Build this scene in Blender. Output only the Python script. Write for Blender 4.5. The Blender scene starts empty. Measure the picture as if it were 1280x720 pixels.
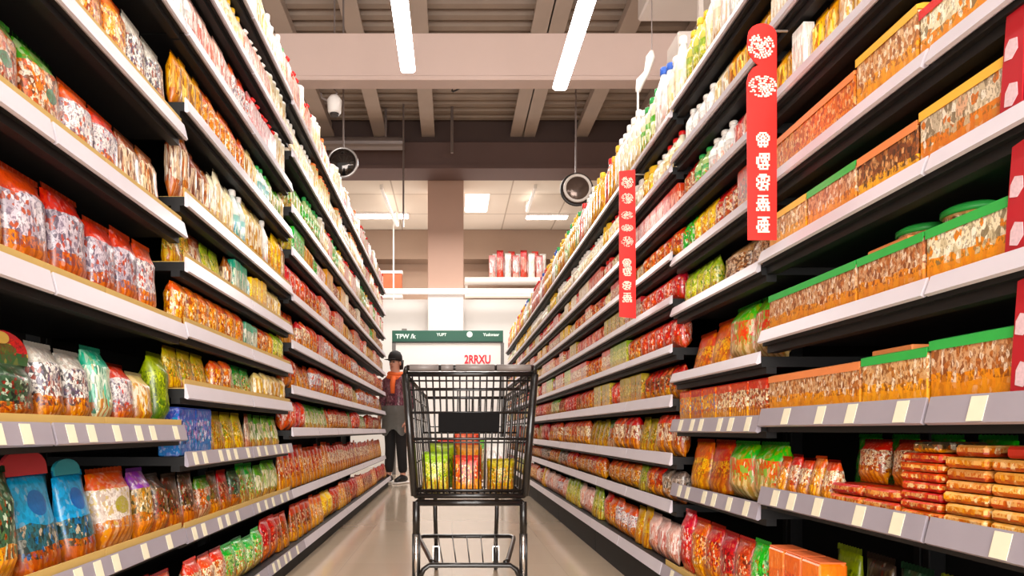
import bpy, bmesh, math, random
from mathutils import Vector, Matrix, noise
random.seed(7)
C = bpy.context.scene.collection
PI = math.pi
CAMZ, F, VX, VY = 0.75, 800.0, 565.0, 538.0      # camera height, focal length in px, vanishing point

# ------------------------------------------------------------------ helpers
def col(h, a=1.0):
    h = h.lstrip('#'); v = [int(h[i:i+2], 16)/255 for i in (0, 2, 4)]
    return tuple((c/12.92 if c <= .04045 else ((c+.055)/1.055)**2.4) for c in v) + (a,)

MATS = {}
def plain(name, c, rough=.5, metal=0, spec=.4, emit=0, var=.0, scale=30, coat=0, alpha=1):
    if name in MATS: return MATS[name]
    m = bpy.data.materials.new(name); m.use_nodes = True
    nt = m.node_tree; b = nt.nodes['Principled BSDF']; L = nt.links.new
    b.inputs['Roughness'].default_value = rough; b.inputs['Metallic'].default_value = metal
    b.inputs['Specular IOR Level'].default_value = spec
    b.inputs['Coat Weight'].default_value = coat
    cc = col(c)
    tc = nt.nodes.new('ShaderNodeTexCoord'); n = nt.nodes.new('ShaderNodeTexNoise')
    n.inputs['Scale'].default_value = scale; n.inputs['Detail'].default_value = 3
    L(tc.outputs['Object'], n.inputs['Vector'])
    mx = nt.nodes.new('ShaderNodeMix'); mx.data_type = 'RGBA'
    mx.inputs['A'].default_value = tuple(x*(1-var) for x in cc[:3]) + (1,)
    mx.inputs['B'].default_value = tuple(min(1, x*(1+var)) for x in cc[:3]) + (1,)
    L(n.outputs['Fac'], mx.inputs['Factor']); L(mx.outputs['Result'], b.inputs['Base Color'])
    if emit:
        b.inputs['Emission Color'].default_value = cc; b.inputs['Emission Strength'].default_value = emit
    if alpha < 1: b.inputs['Alpha'].default_value = alpha
    MATS[name] = m
    return m

def ramp(nt, stops, interp='CONSTANT'):
    r = nt.nodes.new('ShaderNodeValToRGB'); cr = r.color_ramp; cr.interpolation = interp
    while len(cr.elements) < len(stops): cr.elements.new(.5)
    for e, (p, c) in zip(cr.elements, stops): e.position = p; e.color = c
    return r
def math_n(nt, op, a, b=None, c=None):
    n = nt.nodes.new('ShaderNodeMath'); n.operation = op
    for i, v in enumerate((a, b, c)):
        if v is None: continue
        if isinstance(v, (int, float)): n.inputs[i].default_value = v
        else: nt.links.new(v, n.inputs[i])
    return n.outputs[0]
def mixc(nt, f, a, b):
    n = nt.nodes.new('ShaderNodeMix'); n.data_type = 'RGBA'
    for s, v in (('Factor', f), ('A', a), ('B', b)):
        if isinstance(v, (int, float, tuple)): n.inputs[s].default_value = v
        else: nt.links.new(v, n.inputs[s])
    return n.outputs['Result']

def pack_mat(name, top, mid, bot, acc, t1=.38, t2=.78, vs=.55, sp=75, spk=.5, strip='#A8501C', emblem=None, er=.2, ez=.55, rough=.34, warp=.16):
    """printed packaging: three bands, a broken-up picture, strips of food at the foot, an emblem"""
    if name in MATS: return MATS[name]
    m = bpy.data.materials.new(name); m.use_nodes = True
    nt = m.node_tree; b = nt.nodes['Principled BSDF']; N = nt.nodes.new; L = nt.links.new
    tc = N('ShaderNodeTexCoord'); oi = N('ShaderNodeObjectInfo'); sg = N('ShaderNodeSeparateXYZ')
    L(tc.outputs['Generated'], sg.inputs[0])
    gx, gz = sg.outputs[0], sg.outputs[2]
    cx = N('ShaderNodeCombineXYZ')
    L(math_n(nt, 'MULTIPLY', oi.outputs['Random'], 3.7), cx.inputs[0]); L(math_n(nt, 'MULTIPLY', oi.outputs['Random'], 9.1), cx.inputs[2])
    va = N('ShaderNodeVectorMath'); va.operation = 'ADD'; L(tc.outputs['Object'], va.inputs[0]); L(cx.outputs[0], va.inputs[1])
    mp = N('ShaderNodeMapping'); mp.inputs['Scale'].default_value = (1, 1, vs); L(va.outputs[0], mp.inputs[0])
    n1 = N('ShaderNodeTexNoise'); n1.inputs['Scale'].default_value = 17; n1.inputs['Detail'].default_value = 2; L(va.outputs[0], n1.inputs['Vector'])
    nf = n1.outputs['Fac']
    zz = math_n(nt, 'ADD', gz, math_n(nt, 'MULTIPLY', math_n(nt, 'SUBTRACT', nf, .5), warp))
    base = ramp(nt, [(0, col(bot)), (t1, col(mid)), (t2, col(top))]); L(zz, base.inputs[0])
    c = base.outputs[0]
    vo = N('ShaderNodeTexVoronoi'); vo.inputs['Scale'].default_value = sp*2.1; L(mp.outputs[0], vo.inputs['Vector'])
    v2 = N('ShaderNodeTexVoronoi'); v2.inputs['Scale'].default_value = sp*.62; L(mp.outputs[0], v2.inputs['Vector'])
    s2 = N('ShaderNodeSeparateColor'); L(v2.outputs['Color'], s2.inputs[0])
    sv = N('ShaderNodeSeparateColor'); L(vo.outputs['Color'], sv.inputs[0])
    k = len(acc); ac = ramp(nt, [(i/k, col(a)) for i, a in enumerate(acc)]); L(sv.outputs[0], ac.inputs[0])
    inmid = math_n(nt, 'MULTIPLY', math_n(nt, 'GREATER_THAN', zz, t1*.7), math_n(nt, 'LESS_THAN', zz, t2))
    wt = math_n(nt, 'ADD', math_n(nt, 'MULTIPLY', inmid, .6), .28)
    a2 = ramp(nt, [(i/k, col(a)) for i, a in enumerate(acc[::-1])]); L(s2.outputs[0], a2.inputs[0])
    c = mixc(nt, math_n(nt, 'MULTIPLY', math_n(nt, 'LESS_THAN', s2.outputs[1], spk*.62), math_n(nt, 'MULTIPLY', wt, .5)), c, a2.outputs[0])
    c = mixc(nt, math_n(nt, 'MULTIPLY', math_n(nt, 'LESS_THAN', sv.outputs[1], spk), wt), c, ac.outputs[0])
    if strip:
        w = math_n(nt, 'SINE', math_n(nt, 'ADD', math_n(nt, 'MULTIPLY', gx, 46), math_n(nt, 'MULTIPLY', nf, 9)))
        sm = math_n(nt, 'MULTIPLY', math_n(nt, 'GREATER_THAN', w, .35), math_n(nt, 'LESS_THAN', zz, t1))
        c = mixc(nt, math_n(nt, 'MULTIPLY', sm, .75), c, col(strip))
    if emblem:
        dx = math_n(nt, 'SUBTRACT', gx, .5); dz = math_n(nt, 'SUBTRACT', gz, ez)
        rr = math_n(nt, 'ADD', math_n(nt, 'MULTIPLY', dx, dx), math_n(nt, 'MULTIPLY', math_n(nt, 'MULTIPLY', dz, dz), 2.2))
        c = mixc(nt, math_n(nt, 'MULTIPLY', math_n(nt, 'LESS_THAN', rr, er*er), .9), c, col(emblem))
    n2 = N('ShaderNodeTexNoise'); n2.inputs['Scale'].default_value = 260; n2.inputs['Detail'].default_value = 1; L(mp.outputs[0], n2.inputs['Vector'])
    c = mixc(nt, math_n(nt, 'MULTIPLY', math_n(nt, 'GREATER_THAN', n2.outputs['Fac'], .57), math_n(nt, 'ADD', math_n(nt, 'MULTIPLY', inmid, .5), .12)), c, col(acc[0]))
    hs = N('ShaderNodeHueSaturation'); L(c, hs.inputs['Color'])
    L(math_n(nt, 'ADD', math_n(nt, 'MULTIPLY', oi.outputs['Random'], .022), .489), hs.inputs['Hue'])
    L(math_n(nt, 'ADD', math_n(nt, 'MULTIPLY', oi.outputs['Random'], .3), .83), hs.inputs['Value'])
    hs.inputs['Saturation'].default_value = 1.16
    L(hs.outputs[0], b.inputs['Base Color'])
    b.inputs['Roughness'].default_value = rough; b.inputs['Specular IOR Level'].default_value = .5; b.inputs['Coat Weight'].default_value = .25; b.inputs['Coat Roughness'].default_value = .18
    MATS[name] = m
    return m

def mesh_obj(name, bm, mat, parent=None, smooth=False):
    me = bpy.data.meshes.new(name); bmesh.ops.recalc_face_normals(bm, faces=bm.faces[:])
    bm.to_mesh(me); bm.free()
    if smooth:
        for p in me.polygons: p.use_smooth = True
    if mat: me.materials.append(mat)
    o = bpy.data.objects.new(name, me); C.objects.link(o)
    if parent: o.parent = parent
    return o
def tag(o, label=None, cat=None, group=None, kind=None):
    for k, v in (('label', label), ('category', cat), ('group', group), ('kind', kind)):
        if v: o[k] = v
    return o
def thing(name, label, cat, loc=(0, 0, 0), rz=0, group=None):
    o = bpy.data.objects.new(name, None); C.objects.link(o); o.location = loc; o.rotation_euler.z = rz
    o.empty_display_size = .05
    return tag(o, label, cat, group)
def struct(name, bm, m): return tag(mesh_obj(name, bm, m), kind='structure')

def BM(): return bmesh.new()
def box(bm, x0, x1, y0, y1, z0, z1, bev=0):
    r = bmesh.ops.create_cube(bm, size=1)
    for v in r['verts']:
        v.co = Vector(((x0+x1)/2 + v.co.x*(x1-x0), (y0+y1)/2 + v.co.y*(y1-y0), (z0+z1)/2 + v.co.z*(z1-z0)))
    if bev:
        es = list({e for v in r['verts'] for e in v.link_edges})
        bmesh.ops.bevel(bm, geom=es, offset=bev, segments=1, affect='EDGES')
    return bm
def tube(bm, pts, r, seg=6, closed=False):
    pts = [Vector(p) for p in pts]; n = len(pts); rings = []
    up0 = None
    for i, p in enumerate(pts):
        a = pts[i-1] if (i > 0 or closed) else p; b = pts[(i+1) % n] if (i < n-1 or closed) else p
        d = (b-a).normalized()
        if up0 is None:
            up0 = Vector((0, 0, 1)) if abs(d.z) < .9 else Vector((1, 0, 0))
        s = d.cross(up0).normalized(); u = s.cross(d).normalized(); up0 = u
        rr = r[i] if isinstance(r, (list, tuple)) else r
        rings.append([bm.verts.new(p + (s*math.cos(2*PI*k/seg) + u*math.sin(2*PI*k/seg))*rr) for k in range(seg)])
    m = n if closed else n-1
    for i in range(m):
        A, B = rings[i], rings[(i+1) % n]
        for k in range(seg): bm.faces.new((A[k], A[(k+1) % seg], B[(k+1) % seg], B[k]))
    if not closed: bm.faces.new(rings[0][::-1]); bm.faces.new(rings[-1])
    return bm
def lathe(bm, prof, seg=16, c=(0, 0, 0)):
    rings = []
    for r, z in prof:
        rings.append([bm.verts.new((c[0]+r*math.cos(2*PI*k/seg), c[1]+r*math.sin(2*PI*k/seg), c[2]+z)) for k in range(seg)])
    for A, B in zip(rings, rings[1:]):
        for k in range(seg): bm.faces.new((A[k], A[(k+1) % seg], B[(k+1) % seg], B[k]))
    bm.faces.new(rings[0][::-1]); bm.faces.new(rings[-1])
    return bm
def prism(bm, poly, y0, y1):       # poly in (x,z), extruded along y
    a = [bm.verts.new((x, y0, z)) for x, z in poly]; b = [bm.verts.new((x, y1, z)) for x, z in poly]
    n = len(poly); bm.faces.new(a); bm.faces.new(b[::-1])
    for i in range(n): bm.faces.new((a[i], b[i], b[(i+1) % n], a[(i+1) % n]))
    return bm

# ------------------------------------------------------------------ packaging shapes (front faces -Y, foot at z=0)
def bag_mesh(w, t, h, seed, standing=False, nx=9, nz=13):
    """cushion bag: two puffed sheets meeting at the side seams, gathered towards the crimped ends"""
    bm = BM(); grid = {}
    for s in (-1, 1):
        for i in range(nx):
            u = i/(nx-1)*2-1
            for k in range(nz):
                v = k/(nz-1)
                if (i in (0, nx-1)) and s == 1: grid[s, i, k] = grid[-1, i, k]; continue
                e = (1-abs(u)**2.6)**.62
                if standing: f = (min(1, v*9)**.6)*(1-v)**.55*1.0 if v < 1 else 0; f = max(f, .05) if v > 0 else .82; 
                else: f = min(1, (v*4.2))**.75*min(1, (1-v)*4.0)**.75; f = max(f, .12)
                pin = 1-.05*(math.sin(PI*v)) if not standing else 1-.07*v
                wr = noise.noise(Vector((u*3+seed*7, v*4.5, s*3)))*.16 + math.sin(u*17+seed)*.07*(abs(v-.5)*2)**2
                y = s*t/2*e*f*(1+wr)
                x = u*w/2*pin*(1+.02*noise.noise(Vector((seed, v*6, u))))
                grid[s, i, k] = bm.verts.new((x, y, v*h*(1-.012*abs(u)**3)))
    for s in (-1, 1):
        for i in range(nx-1):
            for k in range(nz-1):
                vs = [grid[s, i, k], grid[s, i+1, k], grid[s, i+1, k+1], grid[s, i, k+1]]
                bm.faces.new(vs)
    for k in (0, nz-1):                    # close foot and head
        ring = [grid[-1, i, k] for i in range(nx)] + [grid[1, i, k] for i in range(nx-2, 0, -1)]
        try: bm.faces.new(ring)
        except ValueError: pass
    return bm
def seal_mesh(w, h, z0):
    """crimped, saw-cut top seal"""
    bm = BM(); n = 18; a = []
    for i in range(n+1):
        x = -w/2+w*i/n; y = .0022*(1 if i % 2 else -1)
        a.append((bm.verts.new((x, y, z0)), bm.verts.new((x, y*.6, z0+h*(1 if i % 2 else .86)))))
    for (p, q), (r, s) in zip(a, a[1:]): bm.faces.new((p, r, s, q))
    bmesh.ops.solidify(bm, geom=bm.faces[:], thickness=.0014)
    return bm
def carton_mesh(w, t, h, bev=.004):
    bm = BM(); box(bm, -w/2, w/2, -t/2, t/2, 0, h, bev); return bm

# designs: key -> (words, top, mid, foot, accents, options)
D = {
 'orange_white': ('orange-topped white', '#E0541A', '#EBE0DC', '#E88A34', ['#6A5A66', '#C94A1C', '#B9A7B5', '#F6F1EC'], {}),
 'orange_amber': ('orange and amber', '#D64E14', '#E5863A', '#EBA33A', ['#8A2E12', '#F5D7A0', '#E8B04A', '#FFF3DC'], {}),
 'orange_lilac': ('orange-shouldered lilac', '#DC4A1E', '#CFC3CC', '#E0803A', ['#5B4C5E', '#E2D9DE', '#B4502A', '#8F7F90'], {}),
 'green_orange': ('green-topped orange', '#3F8C2C', '#E2935A', '#DAB890', ['#5A3A2A', '#F2E3CC', '#C0582A', '#E8D8C8'], {'emblem': '#2E7A5A', 'er': .12, 'ez': .5}),
 'white_speck': ('white speckled', '#B8B2A6', '#DDD6CE', '#E89A40', ['#2E2A30', '#4A3A5A', '#8A3A2A', '#F4F0EA'], {'spk': .6}),
 'dark_green': ('dark green', '#26482E', '#34523A', '#DE8A30', ['#111411', '#B9C7B0', '#8A3A2A', '#48603C'], {}),
 'dark_brown': ('dark brown', '#3A2C22', '#6A4A30', '#DE8A30', ['#16110E', '#D8C8B4', '#9A3A1E', '#7A6A3A'], {}),
 'blue_brown': ('bright blue', '#2AA0DC', '#3A6A78', '#C8702E', ['#1C2A24', '#2A6AA8', '#C9B89C', '#3C4A34'], {'t2': .5, 't1': .26, 'emblem': '#1E5AAA', 'er': .2, 'ez': .72}),
 'blue_lilac': ('blue and lilac', '#3A58B0', '#6A7AC0', '#4A7ABA', ['#22306A', '#E8E2EE', '#B08AB0', '#3A9AC0'], {'strip': None}),
 'white_orange': ('white-fronted orange', '#D2521E', '#E8DDD2', '#E2902A', ['#B9A79A', '#F5EDE4', '#C9B070', '#D9CFC6'], {'emblem': '#A9A03A', 'er': .17}),
 'purple_gold': ('purple-topped gold', '#7A3F92', '#C9A87A', '#DE7A22', ['#3E3A20', '#E8DFCF', '#7A5A2A', '#B8742A'], {'t2': .76}),
 'red_cream': ('red-topped cream', '#D83420', '#F0D8B4', '#EC9C3E', ['#7A2A1A', '#C23A22', '#F8EEDC', '#B8662A'], {}),
 'red_orange': ('red and orange', '#CE3018', '#E0642E', '#EC9E3C', ['#7A140C', '#F0B868', '#E8D8B8', '#B02A1A'], {}),
 'deep_red': ('deep red', '#B8241C', '#C4483A', '#DC8450', ['#54100E', '#E8C8A8', '#D8402A', '#8A2A1E'], {}),
 'bright_red': ('bright red', '#E0201C', '#E43A2E', '#D8462E', ['#A8100E', '#F4C8B8', '#F07A4A', '#FFF0E8'], {}),
 'red_brown': ('red and brown', '#C23A22', '#A8603E', '#D89A56', ['#3A1A12', '#E4C8A4', '#C8402A', '#6A3A24'], {}),
 'yellow_olive': ('yellow and olive', '#B8A22A', '#D8A83A', '#E2B04A', ['#5A5A1A', '#F4E4A8', '#C87A22', '#8A9A2E'], {}),
 'yellow': ('yellow', '#EBB92A', '#F0C84A', '#E8A83A', ['#C88A1A', '#FFF0B8', '#E0702A', '#F8DC78'], {}),
 'yellow_green': ('yellow-green', '#8FB02E', '#D4CC62', '#D8C060', ['#4A7A1E', '#F4EEB4', '#B8C43A', '#E2D890'], {}),
 'cream': ('cream', '#EADFC2', '#F0E6D2', '#E2CFA8', ['#B89A6A', '#FFFAF0', '#D8B878', '#C8BCA4'], {'vs': .16, 't1': .3, 'warp': .3}),
 'cream_gold': ('cream and gold', '#E8D49A', '#F2E6C8', '#E0B45A', ['#B07A2A', '#FFF8E6', '#E8C060', '#D09A4A'], {'vs': .16, 't1': .3, 'warp': .3}),
 'cream_pink': ('cream and pink', '#EFC9BC', '#F2E2D8', '#E6B8A0', ['#C06A5A', '#FFF6F0', '#E08A78', '#D8A090'], {'vs': .16, 't1': .3, 'warp': .3}),
 'cream_green': ('green-topped cream', '#5AA03A', '#E6DEBA', '#D8B070', ['#4A7A2A', '#FFF8E4', '#C8A458', '#9ABE60'], {'vs': .16, 't1': .3, 'warp': .3}),
 'pink_white': ('pink and white', '#E8A0A0', '#F4E4E2', '#EBC4BC', ['#B84A4A', '#FFFFFF', '#E07A7A', '#D8B4B4'], {'vs': .16, 't1': .3, 'warp': .3}),
 'teal_cream': ('teal-topped cream', '#2E9A78', '#DDE2CE', '#CFC8A0', ['#1E6A54', '#F4F4E8', '#5AB898', '#B8A878'], {'vs': .16, 't1': .3, 'warp': .3}),
 'olive': ('olive green', '#8A9A22', '#7A8A26', '#4A6A26', ['#3A4A16', '#B8C44A', '#6A7A1E', '#A0AE3A'], {'strip': None}),
 'bright_green': ('bright green', '#3ABE3A', '#4AC444', '#3AA83A', ['#1E7A22', '#E8F4D8', '#8ADE7A', '#D84A2A'], {'strip': None}),
 'green_speck': ('green speckled', '#3AA044', '#A8C07A', '#C8B070', ['#1E6A2A', '#EEF0D8', '#D84A2A', '#6ABE5A'], {}),
 'brown_cream': ('brown and cream', '#8A4A2A', '#DCC4A4', '#C88A5A', ['#5A2A1A', '#F4E8D8', '#B0603A', '#E2CDB0'], {'vs': .16, 't1': .3, 'warp': .3}),
 'tan_nut': ('tan nut-patterned', '#D8A878', '#DDB894', '#C89468', ['#5A3424', '#F0DCC4', '#A8683E', '#E8CBAE'], {'spk': .75, 'strip': None}),
 'carrot': ('green-topped carrot-red', '#4AB83A', '#E05034', '#E2C090', ['#8AB85A', '#E83A22', '#F4E4C0', '#E8703A'], {'t1': .46, 't2': .74, 'strip': '#A87A40', 'spk': .5, 'vs': .25}),
 'orange_yellow': ('orange and yellow', '#DE4A1E', '#F0A822', '#D88A3A', ['#B83A1A', '#F8D060', '#E87A22', '#8A5A2A'], {'t2': .64}),
 'red_yellow_box': ('red-topped yellow', '#D8422A', '#EBAA3A', '#D8964A', ['#B8521E', '#F8DC90', '#3A7AB0', '#E86A2A'], {'t2': .8}),
 'aqua': ('pale aqua', '#9CCFC6', '#DCE9E2', '#B8D4C6', ['#4A9A9A', '#FFFFFF', '#7AB0D0', '#C8D8B8'], {'strip': None, 'vs': .16, 't1': .3, 'warp': .3}),
 'white': ('white', '#F0EDE8', '#F2F0EC', '#E2DCD4', ['#B8AEA4', '#FFFFFF', '#D8C8B8', '#E8A090'], {'strip': None, 'vs': .16, 't1': .3, 'warp': .3}),
 'amber': ('amber', '#D8902A', '#E0A23A', '#C87A22', ['#7A3E12', '#F8D890', '#B85A1A', '#F0C060'], {'strip': None, 'vs': .16, 't1': .3, 'warp': .3}),
 'red_pink': ('red and pink', '#C83A34', '#E0988A', '#D0503A', ['#8A1E1A', '#F8E0D4', '#D86A5A', '#F0B8A4'], {'vs': .16, 't1': .3, 'warp': .3}),
 'gray_brown': ('grey-brown', '#6A5A50', '#B8A898', '#B87A4A', ['#2E2622', '#E4DAD0', '#8A6A54', '#C8B8A8'], {'spk': .65}),
 'nut_box': ('tan nut-printed', '#DCB98E', '#D9B48C', '#EE9A2A', ['#8A5636', '#F4E2C8', '#B8784A', '#D0A074'], {'t1': .5, 't2': .97, 'spk': .6, 'sp': 80, 'strip': '#F0A63A', 'warp': .3}),
 'brown_box': ('brown nut-printed', '#8E5234', '#8A4E34', '#EE9E34', ['#3A1C12', '#D8A880', '#6A3420', '#B87A54'], {'t1': .44, 't2': .97, 'spk': .6, 'sp': 80, 'strip': '#F0A83C', 'warp': .3}),
 'window_box': ('orange white-windowed', '#E08A44', '#EBDCC0', '#E8902E', ['#7A6A50', '#F8EEDC', '#C8B898', '#D87A2A'], {'t1': .5, 't2': .92, 'sp': 60, 'strip': '#DE7E1E'}),
 'orange_box': ('plain orange', '#E8703A', '#E4602E', '#E05A26', ['#B8401A', '#F4D8B8', '#E88A5A', '#D04E1E'], {'spk': .3, 'strip': None}),
 'amber_box': ('amber photo-printed', '#EBA040', '#DD8A48', '#EFA23A', ['#9A4A1E', '#F2D0A0', '#C8643A', '#E8B878'], {'t1': .36, 't2': .95, 'strip': '#E48E26'}),
 'crimson_box': ('crimson', '#B01E26', '#B8202A', '#A81C24', ['#8A1218', '#EFD8D4', '#C8343C', '#9A1820'], {'spk': .2, 'strip': None, 'emblem': '#E4D2CE', 'er': .22}),
}
def dmat(k, shape=''):
    w, a, b, c, acc, op = D[k]
    return pack_mat('packaging_'+k, a, b, c, acc, **op)

CAPS = {'white': '#F0ECE6', 'red': '#D2201E', 'green': '#2E9E4A', 'yellow': '#E8B82A', 'black': '#1C1A1A', 'orange': '#E0701E', 'teal': '#3AA08A', 'blue': '#2A5AB8'}
def capmat(k): return plain('cap_'+k, CAPS[k], .35)

KIND = {  # kind: (object name, words, category, w, t, h)
 'bag':  ('snack_bag', 'snack bag', 'snack bag', .14, .075, .24),
 'pouch': ('stand_up_pouch', 'stand-up pouch', 'pouch', .13, .08, .2),
 'box':  ('carton', 'carton', 'box', .11, .06, .18),
 'slim': ('slim_packet', 'slim packet', 'packet', .06, .05, .2),
 'brick': ('noodle_pack', 'noodle pack', 'noodle pack', .1, .07, .13),
 'bot':  ('bottle', 'bottle', 'bottle', .07, .07, .27),
 'gable': ('drink_carton', 'drink carton', 'drink carton', .07, .07, .24),
 'tube': ('snack_tube', 'snack tube', 'tube', .072, .072, .22),
 'jar':  ('jar', 'jar', 'jar', .08, .08, .13),
}
PROTO = {}
def proto(kind, design, var, cap='white'):
    """mesh data of one kind of pack: list of (part name, mesh); the first is the body"""
    key = (kind, design, var, cap)
    if key in PROTO: return PROTO[key]
    nm, _, _, w, t, h = KIND[kind]; m = dmat(design); parts = []
    def keep(name, bm, mat, smooth=True):
        o = mesh_obj(name, bm, mat, smooth=smooth); me = o.data; bpy.data.objects.remove(o); parts.append((name, me))
    sd = var*3.7+len(design)
    if kind == 'bag':
        keep(nm, bag_mesh(w, t, h*.94, sd), m)
        keep('top_seal', seal_mesh(w*.97, h*.06, h*.935), plain('seal_'+design, D[design][1], .3))
    elif kind == 'pouch':
        keep(nm, bag_mesh(w, t, h*.93, sd, standing=True), m)
        keep('top_seal', seal_mesh(w*.92, h*.07, h*.925), plain('seal_'+design, D[design][1], .3))
    elif kind == 'slim':
        keep(nm, bag_mesh(w, t, h*.95, sd, nx=7, nz=9), m)
        keep('top_seal', seal_mesh(w*.9, h*.05, h*.945), plain('seal_'+design, D[design][1], .3))
    elif kind == 'brick':
        bm = bag_mesh(w, t, h, sd, nx=9, nz=9)
        for v in bm.verts: v.co.y *= 1.25 if abs(v.co.y) < t*.3 else 1
        keep(nm, bm, m)
    elif kind == 'box':
        keep(nm, carton_mesh(w, t, h-.003), m, False)
        bm = BM(); box(bm, -w/2+.002, w/2-.002, -t/2+.002, t/2-.002, h-.003, h, .001)
        keep('lid_flap', bm, plain('flap_'+design, D[design][1], .5), False)
    elif kind == 'gable':
        bm = BM(); q = [(-w/2, 0), (w/2, 0), (w/2, h*.76), (.004, h*.93), (.004, h), (-.004, h), (-.004, h*.93), (-w/2, h*.76)]
        prism(bm, q, -t/2, t/2); bmesh.ops.rotate(bm, verts=bm.verts[:], cent=(0, 0, 0), matrix=Matrix.Rotation(PI/2, 3, 'Z')); keep(nm, bm, m, False)
        bm = BM(); lathe(bm, [(.014, 0), (.014, .016)], 12); bmesh.ops.rotate(bm, verts=bm.verts[:], cent=(0, 0, 0), matrix=Matrix.Rotation(math.radians(40), 3, 'X')); bmesh.ops.translate(bm, verts=bm.verts[:], vec=(0, -.019, h*.845)); keep('cap', bm, capmat(cap))
    elif kind == 'tube':
        r = w/2; keep(nm, lathe(BM(), [(r*.95, 0), (r, .004), (r, h*.94)], 16), m)
        keep('lid', lathe(BM(), [(r*1.02, h*.93), (r*1.03, h*.94), (r*1.03, h*.99), (r*.95, h)], 16), capmat(cap))
    elif kind == 'bot':
        tint = plain('bottle_body_'+design, D[design][2], .18, coat=.4)
        r = w/2
        keep(nm, lathe(BM(), [(r*.8, 0), (r*.97, h*.02), (r, h*.05), (r*.96, h*.1), (r*.96, h*.56), (r, h*.6), (r*.93, h*.68), (r*.6, h*.8), (r*.4, h*.86), (r*.36, h*.92)], 14), tint)
        keep('label', lathe(BM(), [(r*.985, h*.11), (r*.985, h*.55)], 14), m)
        keep('cap', lathe(BM(), [(r*.44, h*.9), (r*.46, h*.91), (r*.46, h*.985), (r*.4, h)], 12), capmat(cap))
    elif kind == 'jar':
        r = w/2
        keep(nm, lathe(BM(), [(r*.85, 0), (r, h*.05), (r, h*.7), (r*.8, h*.82)], 14), plain('jar_glass_'+design, D[design][2], .15, coat=.5))
        keep('label', lathe(BM(), [(r*1.012, h*.12), (r*1.012, h*.66)], 14), m)
        keep('lid', lathe(BM(), [(r*.86, h*.8), (r*.9, h*.82), (r*.9, h*.98), (r*.84, h)], 14), capmat(cap))
    PROTO[key] = parts
    return parts

ORD = ['nearest', 'second', 'third', 'fourth', 'fifth', 'sixth', 'seventh', 'eighth', 'ninth', 'tenth', 'eleventh', 'twelfth', 'thirteenth', 'fourteenth', 'fifteenth',
       'sixteenth', 'seventeenth', 'eighteenth', 'nineteenth', 'twentieth'] + ['twenty-'+s for s in ('first', 'second', 'third', 'fourth', 'fifth', 'sixth', 'seventh', 'eighth', 'ninth')] + ['thirtieth'] + ['thirty-'+s for s in ('first', 'second', 'third', 'fourth', 'fifth', 'sixth', 'seventh', 'eighth', 'ninth')] + ['fortieth']
SH = ['bottom deck', 'second shelf up', 'third shelf up', 'fourth shelf up', 'fifth shelf up', 'sixth shelf up', 'seventh shelf up', 'eighth shelf up', 'ninth shelf up', 'tenth shelf up', 'eleventh shelf up']
BAYW = ['first', 'second', 'third', 'fourth', 'fifth', 'sixth', 'seventh', 'eighth']
COUNT = {}
def put(side, x, y, z, kind, design, w, h, t=None, label=None, lean=0, yaw=0, cap='white', far=False, group=None, roll=0):
    nm, words, cat, w0, t0, h0 = KIND[kind]
    parts = proto(kind, design, random.randint(0, 2), cap)
    o = bpy.data.objects.new(nm, parts[0][1]); C.objects.link(o)
    if not far or kind in ('bot', 'jar', 'tube', 'gable'):
        for pn, me in parts[1:]:
            c = bpy.data.objects.new(pn, me); C.objects.link(c); c.parent = o
    z += (t or t0)/2*abs(math.sin(lean))*(1 if kind == 'pouch' else .3)
    rz = {'L': PI/2, 'R': -PI/2, 'F': 0}[side]
    o.rotation_euler = (lean, roll, rz+yaw); o.location = (x, y, z); o.scale = (w/w0, (t or t0)/t0, h/h0)
    COUNT[kind] = COUNT.get(kind, 0)+1
    tag(o, label, cat, group)
    return o

# ------------------------------------------------------------------ shelving
M_SHELF = plain('black_shelf_steel', '#121112', .55, var=.1)
M_BACK = plain('black_back_panel', '#0B0A0A', .8, var=.2, scale=8)
M_RAIL_LIT = plain('lit_price_rail', '#C9C1C8', .35, var=.05, scale=9)  # light caught by the upper rails is put into this whiter colour
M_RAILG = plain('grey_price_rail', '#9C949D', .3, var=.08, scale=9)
M_TAG = plain('cream_price_label', '#E8E0C4', .5, var=.05)
M_KICK = plain('kick_plate', '#0F0D0C', .7, var=.2, scale=6)
M_TRAY = plain('cardboard_tray', '#C6A45E', .7, var=.12, scale=12)

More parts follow.
